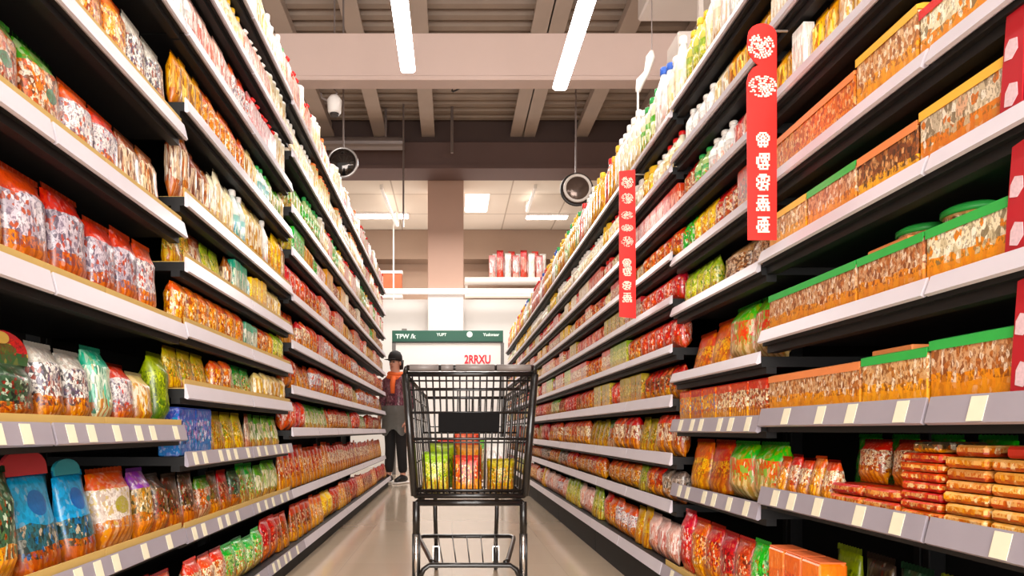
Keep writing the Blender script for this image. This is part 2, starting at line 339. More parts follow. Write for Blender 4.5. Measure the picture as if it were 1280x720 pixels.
def bay(side, idx, y0, y1, zs, label, xf, xb, xbase, top, labels_below=.0, n_rail=2):
    s = -1 if side == 'L' else 1
    root = thing('shelving_unit', label, 'shelf', (s*xf, (y0+y1)/2, 0), 0, 'shelving units along the aisle')
    inv = Vector((-s*xf, -(y0+y1)/2, 0))
    def P(name, bm, m, parent=root):
        for v in bm.verts: v.co += inv
        return mesh_obj(name, bm, m, parent)
    g = .003
    bm = BM(); box(bm, *sorted((s*xb, s*(xb+.03))), y0+g, y1-g, 0, top); P('back_panel', bm, M_BACK)
    for yy in (y0+g, y1-g-.03):
        bm = BM(); box(bm, *sorted((s*(xb-.05), s*(xb-.001))), yy, yy+.03, 0, top, .003); P('upright', bm, M_SHELF)
    bm = BM(); box(bm, *sorted((s*(xbase+.03), s*(xbase+.045))), y0+g, y1-g, 0, zs[0]-.036); P('kick_plate', bm, M_KICK)
    for i, z in enumerate(zs):
        fx = xbase if i == 0 else xf
        bm = BM(); box(bm, *sorted((s*(fx+.006), s*(xb-.052))), y0+g, y1-g, z-.03, z)
        if i: box(bm, *sorted((s*(fx+.02), s*(fx+.05))), y0+g, y1-g, z-.05, z-.0301)        # stiffening lip under the front edge
        sh = P('base_deck' if i == 0 else 'shelf', bm, M_SHELF)
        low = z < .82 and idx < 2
        n = n_rail; L = (y1-y0)/n
        for k in range(n):
            a, b = y0+k*L+.005, y0+(k+1)*L-.005
            bm = BM()
            dz = .012 if side == 'R' and z > .9 else 0
            prism(bm, [(s*(fx+.005), z+.016), (s*(fx+.001), z+.018-dz*.3), (s*(fx-.011), z-.031+dz), (s*(fx-.004), z-.035+dz), (s*(fx+.005), z-.03+dz)], a, b)
            P('price_rail', bm, M_RAILG if low else M_RAIL_LIT, sh)
            if low and y0 < labels_below:
                yy = a+.04+random.random()*.04
                while yy < b-.06:
                    bm = BM()
                    prism(bm, [(s*(fx-.0004), z+.014), (s*(fx-.0016), z+.014), (s*(fx-.0124), z-.029), (s*(fx-.0112), z-.029)], yy, yy+.034)
                    P('price_label', bm, M_TAG, sh)
                    yy += random.choice((.085, .12, .16))
    return root

def row(side, b, si, y0, y1, z, gap, specs, xfront, sidew, second=False, tray=False, far=False, maxn=99, hmul=1, lean=0):
    """fill one shelf from the near end: specs is a cycle of (kind, design, width, height, run[, cap])"""
    s = -1 if side == 'L' else 1
    y = y0+.012; n = 0; j = 0; zb = z+.0015
    if tray:
        ny = max(1, round((y1-y0)/.42)); Lt = (y1-y0-.02)/ny
        for k in range(ny):
            a, e = y0+.012+k*Lt, y0+.008+(k+1)*Lt
            bm = BM(); cx, cy = s*(xfront+.08), (a+e)/2
            box(bm, *sorted((s*xfront-cx, s*(xfront+.003)-cx)), a-cy, e-cy, 0, .034)
            box(bm, *sorted((s*(xfront+.003)-cx, s*(xfront+.16)-cx)), a-cy, e-cy, 0, .003)
            box(bm, *sorted((s*(xfront+.157)-cx, s*(xfront+.16)-cx)), a-cy, e-cy, .003, .03)
            o = mesh_obj('display_tray', bm, M_TRAY); o.location = (cx, cy, zb)
            tag(o, f'tan cardboard display tray, {ORD[k]} along {SH[si]}, {BAYW[b]} {sidew} bay', 'tray', 'cardboard display trays on the shelves')
        zb += .0035
    while y < y1-.03 and n < maxn:
        sp = specs[j % len(specs)]; j += 1
        kind, des, w, h, run = sp[:5]; cap = sp[5] if len(sp) > 5 else 'white'
        for r in range(run):
            ww = w*random.uniform(.95, 1.03); hh = min(h*hmul*random.uniform(*((.86, 1.12) if z > 1.3 and kind in ('slim', 'gable', 'tube', 'bot', 'box') else (.93, 1.05))), gap-.062)
            if y+ww > y1-.008 or n >= maxn:
                if y1-.008-y < ww*.7: y = y1; break
                ww = y1-.008-y
            t0 = KIND[kind][4]*(min(1.25, w/KIND[kind][3]) if kind not in ('bot', 'jar', 'tube') else ww/KIND[kind][3])
            t0 = min(t0, .11)
            nm, words, cat = KIND[kind][:3]
            lab = f'{D[des][0]} {words}, {ORD[min(n, 39)]} along {SH[si]}, {BAYW[b]} {sidew} bay'
            if second: lab = 'back-row '+lab
            xx = xfront+.006+t0/2+(.02 if kind in ('bag', 'pouch', 'slim') else .012)
            ln = lean if kind in ('bag', 'pouch') else 0
            if ln: xx += .01
            put(side, s*xx, y+ww/2, zb, kind, des, ww*.985, hh, t0*.97, lab, lean=-ln, yaw=random.uniform(-.02, .02), cap=cap, far=far,
                group=f'{words}s on the {sidew} shelves' if not words.endswith(('x', 'h')) else f'{words}es on the {sidew} shelves')
            y += ww+.0015; n += 1

XF = .90; XB = 1.42
L0 = [.11, .405, .75, 1.09, 1.43, 1.76, 2.12, 2.40]
L1 = [.12, .40, .66, .89, 1.10, 1.32, 1.54, 1.86, 2.12, 2.39, 2.64]
L2 = [.12, .40, .75, .99, 1.245, 1.515, 1.77, 2.01, 2.325, 2.62]
R0 = [.19, .57, .795, 1.025, 1.256, 1.46, 1.68, 1.89, 2.06]
R1 = [.19, .52, .777, .966, 1.235, 1.44, 1.65, 1.86, 2.08]
R2 = [.19, .445, .64, .88, 1.09, 1.29, 1.47, 1.65, 1.83, 2.055]
LB = [(.72, 2.16, L0), (2.16, 3.60, L1), (3.60, 5.04, L2), (5.04, 6.48, L2), (6.48, 7.92, L2), (7.92, 8.64, L2)]
RB = [(.55, 1.87, R0), (1.87, 2.62, R1), (2.62, 3.97, R2), (3.97, 5.32, R2), (5.32, 6.67, R2), (6.67, 8.02, R2), (8.02, 9.37, R2), (9.37, 10.7, R2)]
LTOP, RTOP = 2.94, 2.42
for i, (a, b, zs) in enumerate(LB):
    bay('L', i, a, b, zs, f'black shelving unit with pale price rails, {BAYW[i] if i else "nearest"} bay on the left', XF, XB, .83, 2.78 if i else 2.6, 2.5, 2 if b-a > 1 else 1)
for i, (a, b, zs) in enumerate(RB):
    bay('R', i, a, b, zs, f'black shelving unit with pale price rails, {BAYW[i] if i else "nearest"} bay on the right', XF, XB, .86, 2.2, 2, 2 if b-a > 1 else 1)
XP = XF+.008
def gapof(zs, i, top): return (zs[i+1] if i+1 < len(zs) else top+.04) - zs[i]

SPEC_L0 = {
 0: [('bag', 'deep_red', .13, .2, 3), ('bag', 'green_speck', .14, .2, 3), ('bag', 'red_cream', .13, .2, 3)],
 3: [('bag', 'gray_brown', .13, .29, 2), ('bag', 'gray_brown', .13, .3, 2), ('bag', 'orange_amber', .12, .29, 1), ('bag', 'orange_lilac', .165, .26, 2), ('bag', 'orange_lilac', .13, .25, 2), ('bag', 'orange_white', .12, .25, 3)],
 4: [('bag', 'orange_amber', .14, .22, 3), ('bag', 'orange_white', .14, .22, 1), ('bag', 'green_orange', .15, .225, 2), ('bag', 'orange_white', .13, .21, 2), ('bag', 'brown_cream', .12, .205, 5)],
 5: [('bag', 'orange_amber', .13, .25, 3), ('bag', 'white_speck', .13, .25, 4), ('bag', 'orange_amber', .13, .25, 2), ('bag', 'white_speck', .12, .25, 4)],
 6: [('slim', 'cream_pink', .07, .23, 6), ('slim', 'red_pink', .07, .23, 4), ('slim', 'cream', .07, .22, 5)],
 7: [('gable', 'cream', .07, .23, 8), ('gable', 'cream_gold', .07, .23, 6, 'yellow')],
}
SPEC_L1 = {
 0: [('bag', 'red_cream', .12, .19, 3), ('bag', 'green_speck', .13, .17, 4), ('bag', 'deep_red', .12, .2, 2), ('pouch', 'red_brown', .12, .19, 3)],
 1: [('pouch', 'dark_brown', .13, .19, 2), ('bag', 'green_orange', .12, .18, 1), ('pouch', 'dark_brown', .12, .19, 1), ('pouch', 'red_brown', .12, .19, 1), ('bag', 'dark_green', .12, .19, 1), ('pouch', 'green_speck', .12, .185, 2), ('bag', 'cream_green', .12, .18, 3), ('bag', 'brown_cream', .12, .18, 2)],
 2: [('box', 'blue_lilac', .15, .185, 2), ('pouch', 'yellow_olive', .13, .18, 4), ('pouch', 'brown_cream', .06, .185, 1), ('pouch', 'cream_green', .13, .175, 4)],
 3: [('pouch', 'yellow_olive', .12, .165, 3), ('brick', 'orange_amber', .1, .14, 2), ('pouch', 'green_speck', .12, .15, 3), ('brick', 'cream_gold', .1, .14, 6)],
 4: [('brick', 'orange_amber', .1, .165, 7), ('box', 'teal_cream', .09, .14, 2), ('brick', 'orange_amber', .1, .15, 3), ('brick', 'yellow_green', .1, .15, 3)],
 5: [('pouch', 'yellow_olive', .1, .17, 2), ('pouch', 'brown_cream', .1, .17, 1), ('pouch', 'yellow_green', .1, .17, 2), ('slim', 'brown_cream', .06, .17, 1), ('box', 'teal_cream', .08, .15, 2), ('bot', 'aqua', .06, .17, 1, 'teal'), ('box', 'yellow', .08, .15, 3), ('slim', 'cream_gold', .06, .17, 5)],
 6: [('slim', 'brown_cream', .065, .24, 5), ('slim', 'cream', .065, .25, 4), ('bot', 'aqua', .07, .26, 2, 'white'), ('slim', 'cream_gold', .07, .26, 4), ('bot', 'white', .07, .27, 1, 'white'), ('slim', 'yellow', .07, .25, 4)],
 7: [('slim', 'amber', .06, .21, 4), ('slim', 'orange_amber', .06, .2, 8), ('slim', 'cream_gold', .06, .2, 3), ('bot', 'aqua', .06, .2, 3, 'green'), ('slim', 'cream_green', .06, .2, 4), ('slim', 'cream', .06, .2, 4)],
 8: [('bot', 'white', .07, .22, 2, 'red'), ('slim', 'cream_pink', .06, .22, 7), ('slim', 'orange_white', .06, .215, 4), ('gable', 'pink_white', .065, .22, 6, 'red'), ('tube', 'cream', .065, .21, 5)],
 9: [('tube', 'cream', .065, .2, 6), ('bot', 'cream_gold', .06, .21, 5, 'yellow'), ('gable', 'cream_pink', .065, .2, 6)],
 10: [('bot', 'cream', .065, .26, 4, 'white'), ('bot', 'cream_green', .065, .26, 3, 'green'), ('gable', 'cream_pink', .065, .25, 6, 'red'), ('slim', 'cream_gold', .06, .26, 4)],
}
SPEC_R0 = {
 4: [], 
 6: [('box', 'white', .09, .17, 3), ('box', 'pink_white', .08, .17, 2), ('slim', 'cream_gold', .06, .17, 2), ('slim', 'amber', .06, .165, 2), ('box', 'white', .06, .165, 1), ('slim', 'amber', .06, .165, 6)],
 7: [('box', 'cream', .07, .12, 30)],
 8: [('bot', 'aqua', .075, .3, 9, 'white'), ('bot', 'white', .075, .3, 9, 'teal')],
}
SPEC_R1 = {
 0: [('bag', 'bright_green', .1, .24, 1), ('bag', 'deep_red', .11, .22, 2), ('bag', 'red_orange', .13, .24, 2), ('bag', 'bright_red', .12, .25, 2)],
 1: [('bag', 'carrot', .18, .215, 2), ('pouch', 'orange_yellow', .185, .215, 2)],
 2: [('box', 'red_cream', .12, .14, 3), ('box', 'red_yellow_box', .12, .145, 3)],
 3: [('bag', 'carrot', .18, .235, 2), ('pouch', 'orange_yellow', .17, .175, 2)],
 4: [('bag', 'tan_nut', .2, .175, 2), ('slim', 'yellow_green', .06, .16, 6)],
 5: [('box', 'red_brown', .1, .165, 2), ('slim', 'red_cream', .07, .16, 3), ('slim', 'yellow', .065, .165, 3), ('slim', 'bright_green', .06, .17, 2)],
 6: [('slim', 'red_pink', .065, .16, 4), ('bot', 'white', .065, .17, 3, 'white'), ('bot', 'green_speck', .065, .17, 2, 'green'), ('slim', 'red_cream', .06, .16, 2)],
 7: [('slim', 'amber', .06, .165, 5), ('slim', 'cream', .06, .16, 2), ('bot', 'white', .065, .165, 5, 'white')],
 8: [('bot', 'aqua', .07, .32, 3, 'teal'), ('bot', 'white', .07, .3, 2, 'white'), ('bot', 'cream', .065, .31, 2, 'green'), ('bot', 'yellow_green', .065, .27, 3, 'yellow')],
}
def zone(items, seed, n=40):
    r = random.Random(seed); out = []
    for _ in range(n):
        it = r.choice(items); out.append((it[0], it[1], it[2], it[3], r.randint(2, 4)) + tuple(it[4:]))
    return out
ZL = {  # left, third bay onward
 0: [('bag', 'red_orange', .13, .2), ('bag', 'yellow', .15, .2), ('pouch', 'red_brown', .12, .2), ('bag', 'deep_red', .12, .2), ('pouch', 'orange_amber', .12, .2), ('bag', 'pink_white', .12, .18)],
 1: [('pouch', 'red_orange', .12, .25), ('bag', 'red_brown', .12, .24), ('pouch', 'orange_amber', .12, .25), ('pouch', 'red_cream', .12, .24)],
 2: [('brick', 'bright_red', .12, .18), ('pouch', 'red_orange', .12, .18), ('brick', 'deep_red', .12, .18), ('pouch', 'cream_green', .12, .17), ('bag', 'red_cream', .12, .18)],
 3: [('brick', 'deep_red', .12, .19), ('brick', 'orange_white', .12, .19), ('pouch', 'yellow_olive', .12, .19), ('pouch', 'orange_amber', .12, .18), ('brick', 'red_cream', .12, .19)],
 4: [('brick', 'red_cream', .11, .18), ('brick', 'orange_white', .1, .19), ('slim', 'brown_cream', .07, .2), ('brick', 'red_orange', .11, .19), ('box', 'deep_red', .1, .18)],
 5: [('brick', 'bright_red', .12, .2), ('box', 'red_orange', .1, .2), ('slim', 'brown_cream', .07, .2), ('box', 'red_cream', .1, .19), ('brick', 'amber', .1, .18)],
 6: [('slim', 'bright_green', .07, .2), ('box', 'amber', .08, .19), ('slim', 'cream_pink', .07, .2), ('slim', 'red_cream', .07, .2), ('box', 'cream', .08, .19)],
 7: [('slim', 'cream_green', .07, .25), ('tube', 'cream', .07, .25, 'white'), ('bot', 'cream_gold', .07, .25, 'yellow'), ('gable', 'cream_pink', .07, .24, 'red'), ('bot', 'green_speck', .07, .25, 'green')],
 8: [('gable', 'cream_pink', .07, .23, 'red'), ('slim', 'cream', .07, .24), ('bot', 'cream', .07, .24, 'white'), ('tube', 'cream_gold', .07, .23, 'orange')],
 9: [('tube', 'cream', .07, .25, 'white'), ('slim', 'pink_white', .07, .26), ('bot', 'cream_gold', .07, .27, 'orange'), ('gable', 'cream', .07, .26, 'white'), ('gable', 'cream_pink', .07, .26, 'red')],
}
ZR = {
 0: [('bag', 'red_orange', .13, .19), ('bag', 'orange_amber', .13, .19), ('pouch', 'yellow_green', .12, .19), ('bag', 'orange_white', .12, .18), ('bag', 'red_cream', .12, .19), ('pouch', 'yellow', .12, .19), ('bag', 'cream_pink', .12, .18)],
 1: [('bag', 'orange_amber', .12, .15), ('bag', 'red_orange', .12, .15), ('pouch', 'green_speck', .11, .15), ('brick', 'red_cream', .11, .15), ('brick', 'gray_brown', .11, .15), ('brick', 'red_orange', .1, .15)],
 2: [('brick', 'red_pink', .11, .19), ('pouch', 'yellow_olive', .12, .18), ('brick', 'red_orange', .11, .19), ('pouch', 'green_orange', .12, .18), ('brick', 'red_cream', .11, .19), ('pouch', 'orange_yellow', .11, .18)],
 3: [('slim', 'red_brown', .07, .17), ('brick', 'red_orange', .11, .16), ('brick', 'bright_red', .11, .16), ('box', 'yellow_olive', .1, .16), ('brick', 'cream_green', .1, .16)],
 4: [('brick', 'bright_red', .11, .155), ('box', 'cream_gold', .1, .15), ('brick', 'orange_white', .1, .15), ('brick', 'red_orange', .11, .16), ('box', 'red_cream', .1, .15), ('box', 'yellow_green', .09, .15)],
 5: [('brick', 'red_pink', .1, .145), ('box', 'orange_amber', .09, .14), ('brick', 'cream_gold', .09, .14), ('box', 'red_cream', .1, .14), ('box', 'yellow_olive', .09, .14)],
 6: [('box', 'red_cream', .09, .145), ('brick', 'red_orange', .1, .145), ('slim', 'cream_gold', .06, .145), ('box', 'yellow', .08, .14)],
 7: [('box', 'red_pink', .09, .145), ('slim', 'cream_gold', .06, .14), ('jar', 'amber', .07, .14, 'yellow'), ('box', 'cream', .08, .14), ('jar', 'red_pink', .07, .14, 'red')],
 8: [('jar', 'yellow', .08, .17, 'yellow'), ('jar', 'cream', .08, .17, 'white'), ('bot', 'cream', .07, .18, 'white'), ('slim', 'cream_green', .06, .17), ('bot', 'cream_gold', .07, .18, 'red')],
 9: [('bot', 'red_pink', .08, .36, 'red'), ('bot', 'cream', .08, .34, 'white'), ('bot', 'amber', .08, .34, 'yellow'), ('bot', 'white', .08, .34, 'blue'), ('bot', 'cream_green', .075, .32, 'green')],
}
HEADL = {0: [('pouch', 'red_brown', .12, .2, 4), ('pouch', 'orange_amber', .12, .2, 3), ('bag', 'yellow', .16, .2, 2)], 2: [('brick', 'bright_red', .12, .18, 4)], 4: [('pouch', 'orange_amber', .1, .19, 3), ('brick', 'red_cream', .1, .18, 3)],
         5: [('brick', 'bright_red', .12, .2, 4), ('brick', 'red_orange', .11, .19, 4)], 6: [('slim', 'yellow_green', .07, .17, 2), ('box', 'bright_green', .09, .19, 3), ('brick', 'amber', .1, .18, 3)], 7: [('slim', 'green_speck', .07, .2, 2), ('slim', 'cream_green', .07, .2, 3), ('slim', 'bright_green', .07, .2, 2)]}
HEADR = {1: [('brick', 'gray_brown', .11, .15, 2), ('brick', 'red_orange', .11, .15, 2), ('pouch', 'yellow_green', .11, .15, 2)], 2: [('brick', 'red_cream', .1, .18, 3), ('pouch', 'yellow_olive', .12, .17, 3)], 3: [('slim', 'red_brown', .07, .165, 7)],
         4: [('brick', 'bright_red', .11, .15, 5)], 5: [('brick', 'bright_red', .1, .14, 5)], 6: [('brick', 'red_orange', .1, .14, 5)], 7: [('box', 'red_pink', .09, .14, 5)]}
# ---- left, nearest bay
z0 = LB[0]
for i in (0, 3, 4, 5, 6, 7):
    row('L', 0, i, z0[0], z0[1], L0[i], gapof(L0, i, LTOP), SPEC_L0[i], (XP if i else .84), 'left', tray=i in (3, 4, 5), lean=.06)
def hero(side, y0, y1, z, kind, des, h, label, lean=.1, t=None, xo=0, yaw=0, group=None, cap='white', roll=0):
    s = -1 if side == 'L' else 1
    w = y1-y0
    t = t or min(.1, KIND[kind][4]*1.1)
    return put(side, s*(XP+.02+t/2+xo), (y0+y1)/2, z, kind, des, w*.97, h, t, label, lean=-lean, yaw=yaw, group=group, cap=cap, roll=roll)
Y0 = .86
def trays(z, si, a, b, n, bayi, sidew='left'):
    row('L' if sidew == 'left' else 'R', bayi, si, a, b, z, .3, [], XP, sidew, tray=True, maxn=0)
trays(L0[1], 1, .72, 2.16, 4, 0); trays(L0[2], 2, .72, 2.16, 4, 0)
zt = L0[1]+.0055
G = 'snack bags on the left shelves'
hero('L', .74, .88, zt, 'bag', 'dark_green', .26, 'dark green snack bag nearest the camera on left second shelf up', group=G)
hero('L', .885, 1.02, zt, 'bag', 'red_orange', .25, 'red and orange snack bag, second from near end of left second shelf', group=G)
hero('L', 1.025, 1.145, zt, 'bag', 'dark_brown', .25, 'dark brown snack bag, third from near end of left second shelf', group=G)
hero('L', 1.15, 1.29, zt, 'bag', 'green_orange', .235, 'green-topped snack bag left of the dark bag, left second shelf up', group=G)
hero('L', 1.295, 1.41, zt, 'bag', 'dark_green', .265, 'dark green snack bag beside the red-topped blue bag on left second shelf', group=G, lean=.06)
bb = hero('L', 1.415, 1.58, zt, 'pouch', 'blue_brown', .245, 'large bright blue bag with red top flap on left second shelf up', lean=.12)
hero('L', 1.585, 1.73, zt, 'pouch', 'blue_brown', .235, 'smaller bright blue bag with teal top, right of the red-topped one', lean=.12)
hero('L', 1.735, 1.94, zt, 'bag', 'white_orange', .235, 'white-fronted snack bag with orange top beside small blue bag, left second shelf', group=G, lean=.14)
hero('L', 1.945, 2.05, zt, 'bag', 'purple_gold', .225, 'purple-topped gold snack bag at far end of left second shelf', group=G, lean=.12)
hero('L', 2.055, 2.15, zt, 'bag', 'dark_brown', .2, 'dark brown snack bag right of purple-topped bag, left second shelf', group=G, lean=.12)
# red scalloped flap and teal flap of the two blue bags
def flap(parent, w, h, z0, m, name):
    bm = BM(); poly = [(-w/2, z0), (w/2, z0)] + [(w/2*math.cos(a), z0+h*(.35+.65*math.sin(a))) for a in [PI*k/10 for k in range(11)]]
    prism(bm, poly, -.004, .004); return mesh_obj(name, bm, m, parent)
tag(flap(bb, .126, .05, .188, plain('maroon_flap', '#9E2A30', .4), 'top_flap'), 'maroon rounded top flap')
b2 = [o for o in C.objects if o.get('label', '').startswith('smaller bright blue')][0]
tag(flap(b2, .1, .035, .188, plain('teal_flap', '#1E7A86', .4), 'top_flap'), 'teal rounded top flap')
zt = L0[2]+.0055
hero('L', .74, .88, zt, 'bag', 'orange_amber', .2, 'orange snack bag nearest the camera on left third shelf up', group=G)
hero('L', .885, 1.02, zt, 'bag', 'green_orange', .2, 'green-topped snack bag, second from near end of left third shelf', group=G)
hero('L', 1.025, 1.15, zt, 'bag', 'white_speck', .2, 'white speckled snack bag, third from near end of left third shelf', group=G)
hero('L', 1.155, 1.305, zt, 'bag', 'brown_cream', .185, 'brown and cream snack bag left of the red-lidded tub, left third shelf', group=G)
rl = hero('L', 1.31, 1.465, zt, 'bag', 'dark_green', .15, 'dark green snack bag with a round red header card, left third shelf up', group=G, lean=.05)
bm = BM(); prism(bm, [(-.068, .222), (.068, .222), (.072, .25)]+[(.072*math.cos(a), .262+.075*math.sin(a)) for a in [PI*k/12 for k in range(13)]]+[(-.072, .25)], -.006, .003)
hc = mesh_obj('header_card', bm, pack_mat('red_header', '#B8201E', '#C82A22', '#2E5A34', ['#7A1412', '#3A5A2E', '#E0C060', '#D8402A'], emblem='#3E5A2A', er=.26, ez=.45, spk=.25, strip=None), rl)
bm = BM(); lathe(bm, [(.02, 0), (.022, .002), (.02, .004)], 16)
bmesh.ops.rotate(bm, verts=bm.verts[:], cent=(0, 0, 0), matrix=Matrix.Rotation(PI/2, 3, 'X'))
bmesh.ops.translate(bm, verts=bm.verts[:], vec=(-.01, -.0065, .31)); tag(mesh_obj('round_badge', bm, plain('gold_badge', '#C8A44A', .4, var=.2), hc), 'round gold badge')
hero('L', 1.47, 1.575, zt, 'bag', 'white_speck', .205, 'white speckled snack bag just right of the red header card', group=G)
hero('L', 1.58, 1.69, zt, 'bag', 'white_speck', .2, 'second white speckled snack bag right of the red header card', group=G)
hero('L', 1.695, 1.80, zt, 'bag', 'teal_cream', .225, 'teal-topped cream snack bag in middle of left third shelf up', group=G)
hero('L', 1.805, 1.915, zt, 'bag', 'orange_white', .19, 'orange-topped white snack bag right of the teal-topped bag, left third shelf', group=G)
hero('L', 1.92, 2.03, zt, 'bag', 'cream_gold', .175, 'cream and gold snack bag near far end of left third shelf', group=G)
hero('L', 2.035, 2.14, zt, 'bag', 'olive', .25, 'tall olive green snack bag at far end of left third shelf', group=G, lean=.03)
# ---- left, other bays
z0 = LB[1]
for i in range(len(L1)):
    row('L', 1, i, z0[0], z0[1], L1[i], gapof(L1, i, LTOP), SPEC_L1[i], (XP if i else .84), 'left', tray=i in (1, 3, 4, 5, 6), lean=.05)
for bi in range(2, 6):
    a, b, zs = LB[bi]
    for i in range(len(zs)):
        row('L', bi, i, a, b, zs[i], gapof(zs, i, LTOP), (HEADL.get(i, []) if bi == 2 else []) + zone(ZL[i], 100*bi+i), (XP if i else .84), 'left', far=bi > 3, lean=.04)
# ---- right, second bay onward
z0 = RB[1]
for i in range(len(R1)):
    row('R', 1, i, z0[0], z0[1], R1[i], gapof(R1, i, RTOP), SPEC_R1[i], (XP if i else .87), 'right', tray=(i == 0), lean=.04)
for bi in range(2, 8):
    a, b, zs = RB[bi]
    for i in range(len(zs)):
        row('R', bi, i, a, b, zs[i], gapof(zs, i, RTOP), (HEADR.get(i, []) if bi == 2 else []) + zone(ZR[i], 500*bi+i), (XP if i else .87), 'right', far=bi > 4, lean=.04)
# ---- right, nearest bay: bottles and packets up high, long display cartons, stacks of flat packs
z0 = RB[0]
for i in (6, 7, 8): row('R', 0, i, 1.0, z0[1], R0[i], gapof(R0, i, RTOP), SPEC_R0[i], XP, 'right')
LIDM = {k: plain('lid_'+k, c, .4, var=.08) for k, c in {'green': '#2FA845', 'orange': '#E2854A', 'yellow': '#EBB13A', 'red': '#D02A28', 'tan': '#D89A5E', 'crimson': '#A81C24'}.items()}
def long_carton(y0, y1, z, h, des, lid, label, depth=.22, lid2=None):
    w = y1-y0-.006; r = thing('display_carton', label, 'box', (XP+.012+depth/2, (y0+y1)/2, z+.0015), -PI/2, 'long display cartons on the right')
    bm = BM(); box(bm, -w/2, w/2, -depth/2, depth/2, 0, h-.012, .003); mesh_obj('carton_body', bm, dmat(des), r)
    bm = BM(); prism(bm, [(-depth/2-.002, h-.022), (-depth/2-.002, h-.004), (-depth/2+.012, h), (depth/2, h), (depth/2, h-.0119), (-depth/2-.0001, h-.0119)], -w/2, w/2)
    bmesh.ops.rotate(bm, verts=bm.verts[:], cent=(0, 0, 0), matrix=Matrix.Rotation(PI/2, 3, 'Z'))
    for v in bm.verts: v.co.x = -v.co.x if False else v.co.x
    mesh_obj('lid', bm, LIDM[lid], r)
    if lid2:
        bm = BM(); box(bm, -w/2*.96, w/2*.3, -depth/2+.02, depth/2-.02, h, h+.012, .002); tag(mesh_obj('lid_flap', bm, LIDM[lid2], r), f'{lid2} raised lid flap')
    return r
LC = [
 (R0[2], [(.60, .80, .13, 'amber_box', 'green', None), (.80, 1.025, .125, 'crimson_box', 'crimson', None), (1.03, 1.235, .128, 'nut_box', 'green', None), (1.235, 1.44, .118, 'nut_box', 'green', 'orange'), (1.44, 1.86, .112, 'nut_box', 'orange', None)]),
 (R0[3], [(.60, .82, .12, 'nut_box', 'green', None), (.82, 1.045, .125, 'crimson_box', 'crimson', None), (1.05, 1.245, .115, 'window_box', 'green', None), (1.245, 1.455, .115, 'nut_box', 'green', 'orange'), (1.455, 1.86, .115, 'nut_box', 'green', None)]),
 (R0[4], [(.60, .82, .125, 'amber_box', 'orange', None), (.82, 1.05, .125, 'crimson_box', 'crimson', None), (1.055, 1.262, .12, 'window_box', 'yellow', None), (1.262, 1.455, .11, 'brown_box', 'orange', None), (1.455, 1.66, .112, 'nut_box', 'green', None), (1.66, 1.86, .112, 'nut_box', 'yellow', None)]),
 (R0[5], [(.60, .84, .125, 'amber_box', 'yellow', None), (.84, 1.06, .115, 'amber_box', 'orange', None), (1.065, 1.262, .115, 'window_box', 'red', None), (1.262, 1.46, .135, 'nut_box', 'yellow', None), (1.46, 1.86, .115, 'amber_box', 'orange', None)]),
]
for (z, cs) in LC:
    si = R0.index(z)
    for k, (a, b, h, des, lid, l2) in enumerate(cs):
        long_carton(a, b, z, h, des, lid, f'{D[des][0]} display carton with {lid} lid, {ORD[k]} along right-hand {SH[si]}', lid2=l2)
# two round green-lidded tubs lying on the cartons
for k, (yy, lab) in enumerate(((1.27, 'nearer round green-topped tub on top of the right-hand nut cartons'), (1.40, 'farther round green-topped tub on top of the right-hand nut cartons'))):
    r = thing('round_tub', lab, 'tub', (1.03, yy, R0[3]+.0015+.115+(.0125)), 0, 'round tubs on the cartons')
    mesh_obj('tub_body', lathe(BM(), [(.036, 0), (.044, .012), (.046, .022)], 20), dmat('tan_nut'), r, True)
    mesh_obj('tub_lid', lathe(BM(), [(.047, .0221), (.05, .024), (.05, .034), (.04, .04), (.02, .042)], 20), LIDM['green'], r, True)
# flat packs in stacks on the second shelf up
def flat_pack(x, y, z, w, d, h, m, label, wrap=None):
    bm = BM(); box(bm, -w/2, w/2, -d/2, d/2, h*.06, h*.97, h*.22)
    bmesh.ops.subdivide_edges(bm, edges=[e for e in bm.edges if e.calc_length() > .03], cuts=3, use_grid_fill=True)
    for v in bm.verts:
        q = noise.noise(Vector((v.co.x*40+x*50, v.co.y*40, z*90))); v.co.y += q*.004; v.co.x += q*.0015
    o = mesh_obj('flat_pack', bm, m); o.location = (x, y, z); o.rotation_euler.z = -PI/2+random.uniform(-.02, .02)
    tag(o, label, 'packet', 'flat packs stacked on the right second shelf'); return o
FP1 = pack_mat('flat_cream_orange', '#EDB878', '#EFBC80', '#B04A22', ['#C8622A', '#F6DDB0', '#E2994E', '#D8823A'], spk=.3, strip=None)
FP2 = pack_mat('flat_red_orange', '#D8482A', '#ECB47A', '#B02A18', ['#A82A16', '#F2D8A8', '#E07A3A', '#D8502A'], spk=.5, strip=None)
FPS = plain('flat_side_red', '#C0301E', .4, var=.2)
zb = R0[1]+.002
LEV = ['bottom', 'second', 'third', 'fourth', 'fifth', 'sixth', 'seventh', 'top']
for (ya, yb, nlev, hh, m, lab) in ((1.215, 1.325, 7, .0185, FP2, 'red and orange flat pack, {} in the stack left of the cream stack'),
                                  (1.11, 1.21, 6, .021, FP1, 'cream-orange flat pack, {} in the stack beside the red stack'),
                                  (1.005, 1.105, 6, .021, FP1, 'cream-orange flat pack, {} in the stack at right frame edge'),
                                  (.9, 1.0, 6, .021, FP1, 'cream-orange flat pack, {} in the stack nearest the camera'),
                                  (1.33, 1.45, 2, .026, FP2, 'red and orange flat pack, {} of two under the standing red packs'),
                                  (1.455, 1.575, 2, .026, FP2, 'red and orange flat pack, {} of two in the low stack')):
    for k in range(nlev):
        lv = 'top' if k == nlev-1 else LEV[k]
        flat_pack(XP+.085, (ya+yb)/2+random.uniform(-.002, .002), zb+k*(hh+.0006), yb-ya-.004, .13, hh, m, lab.format(lv))
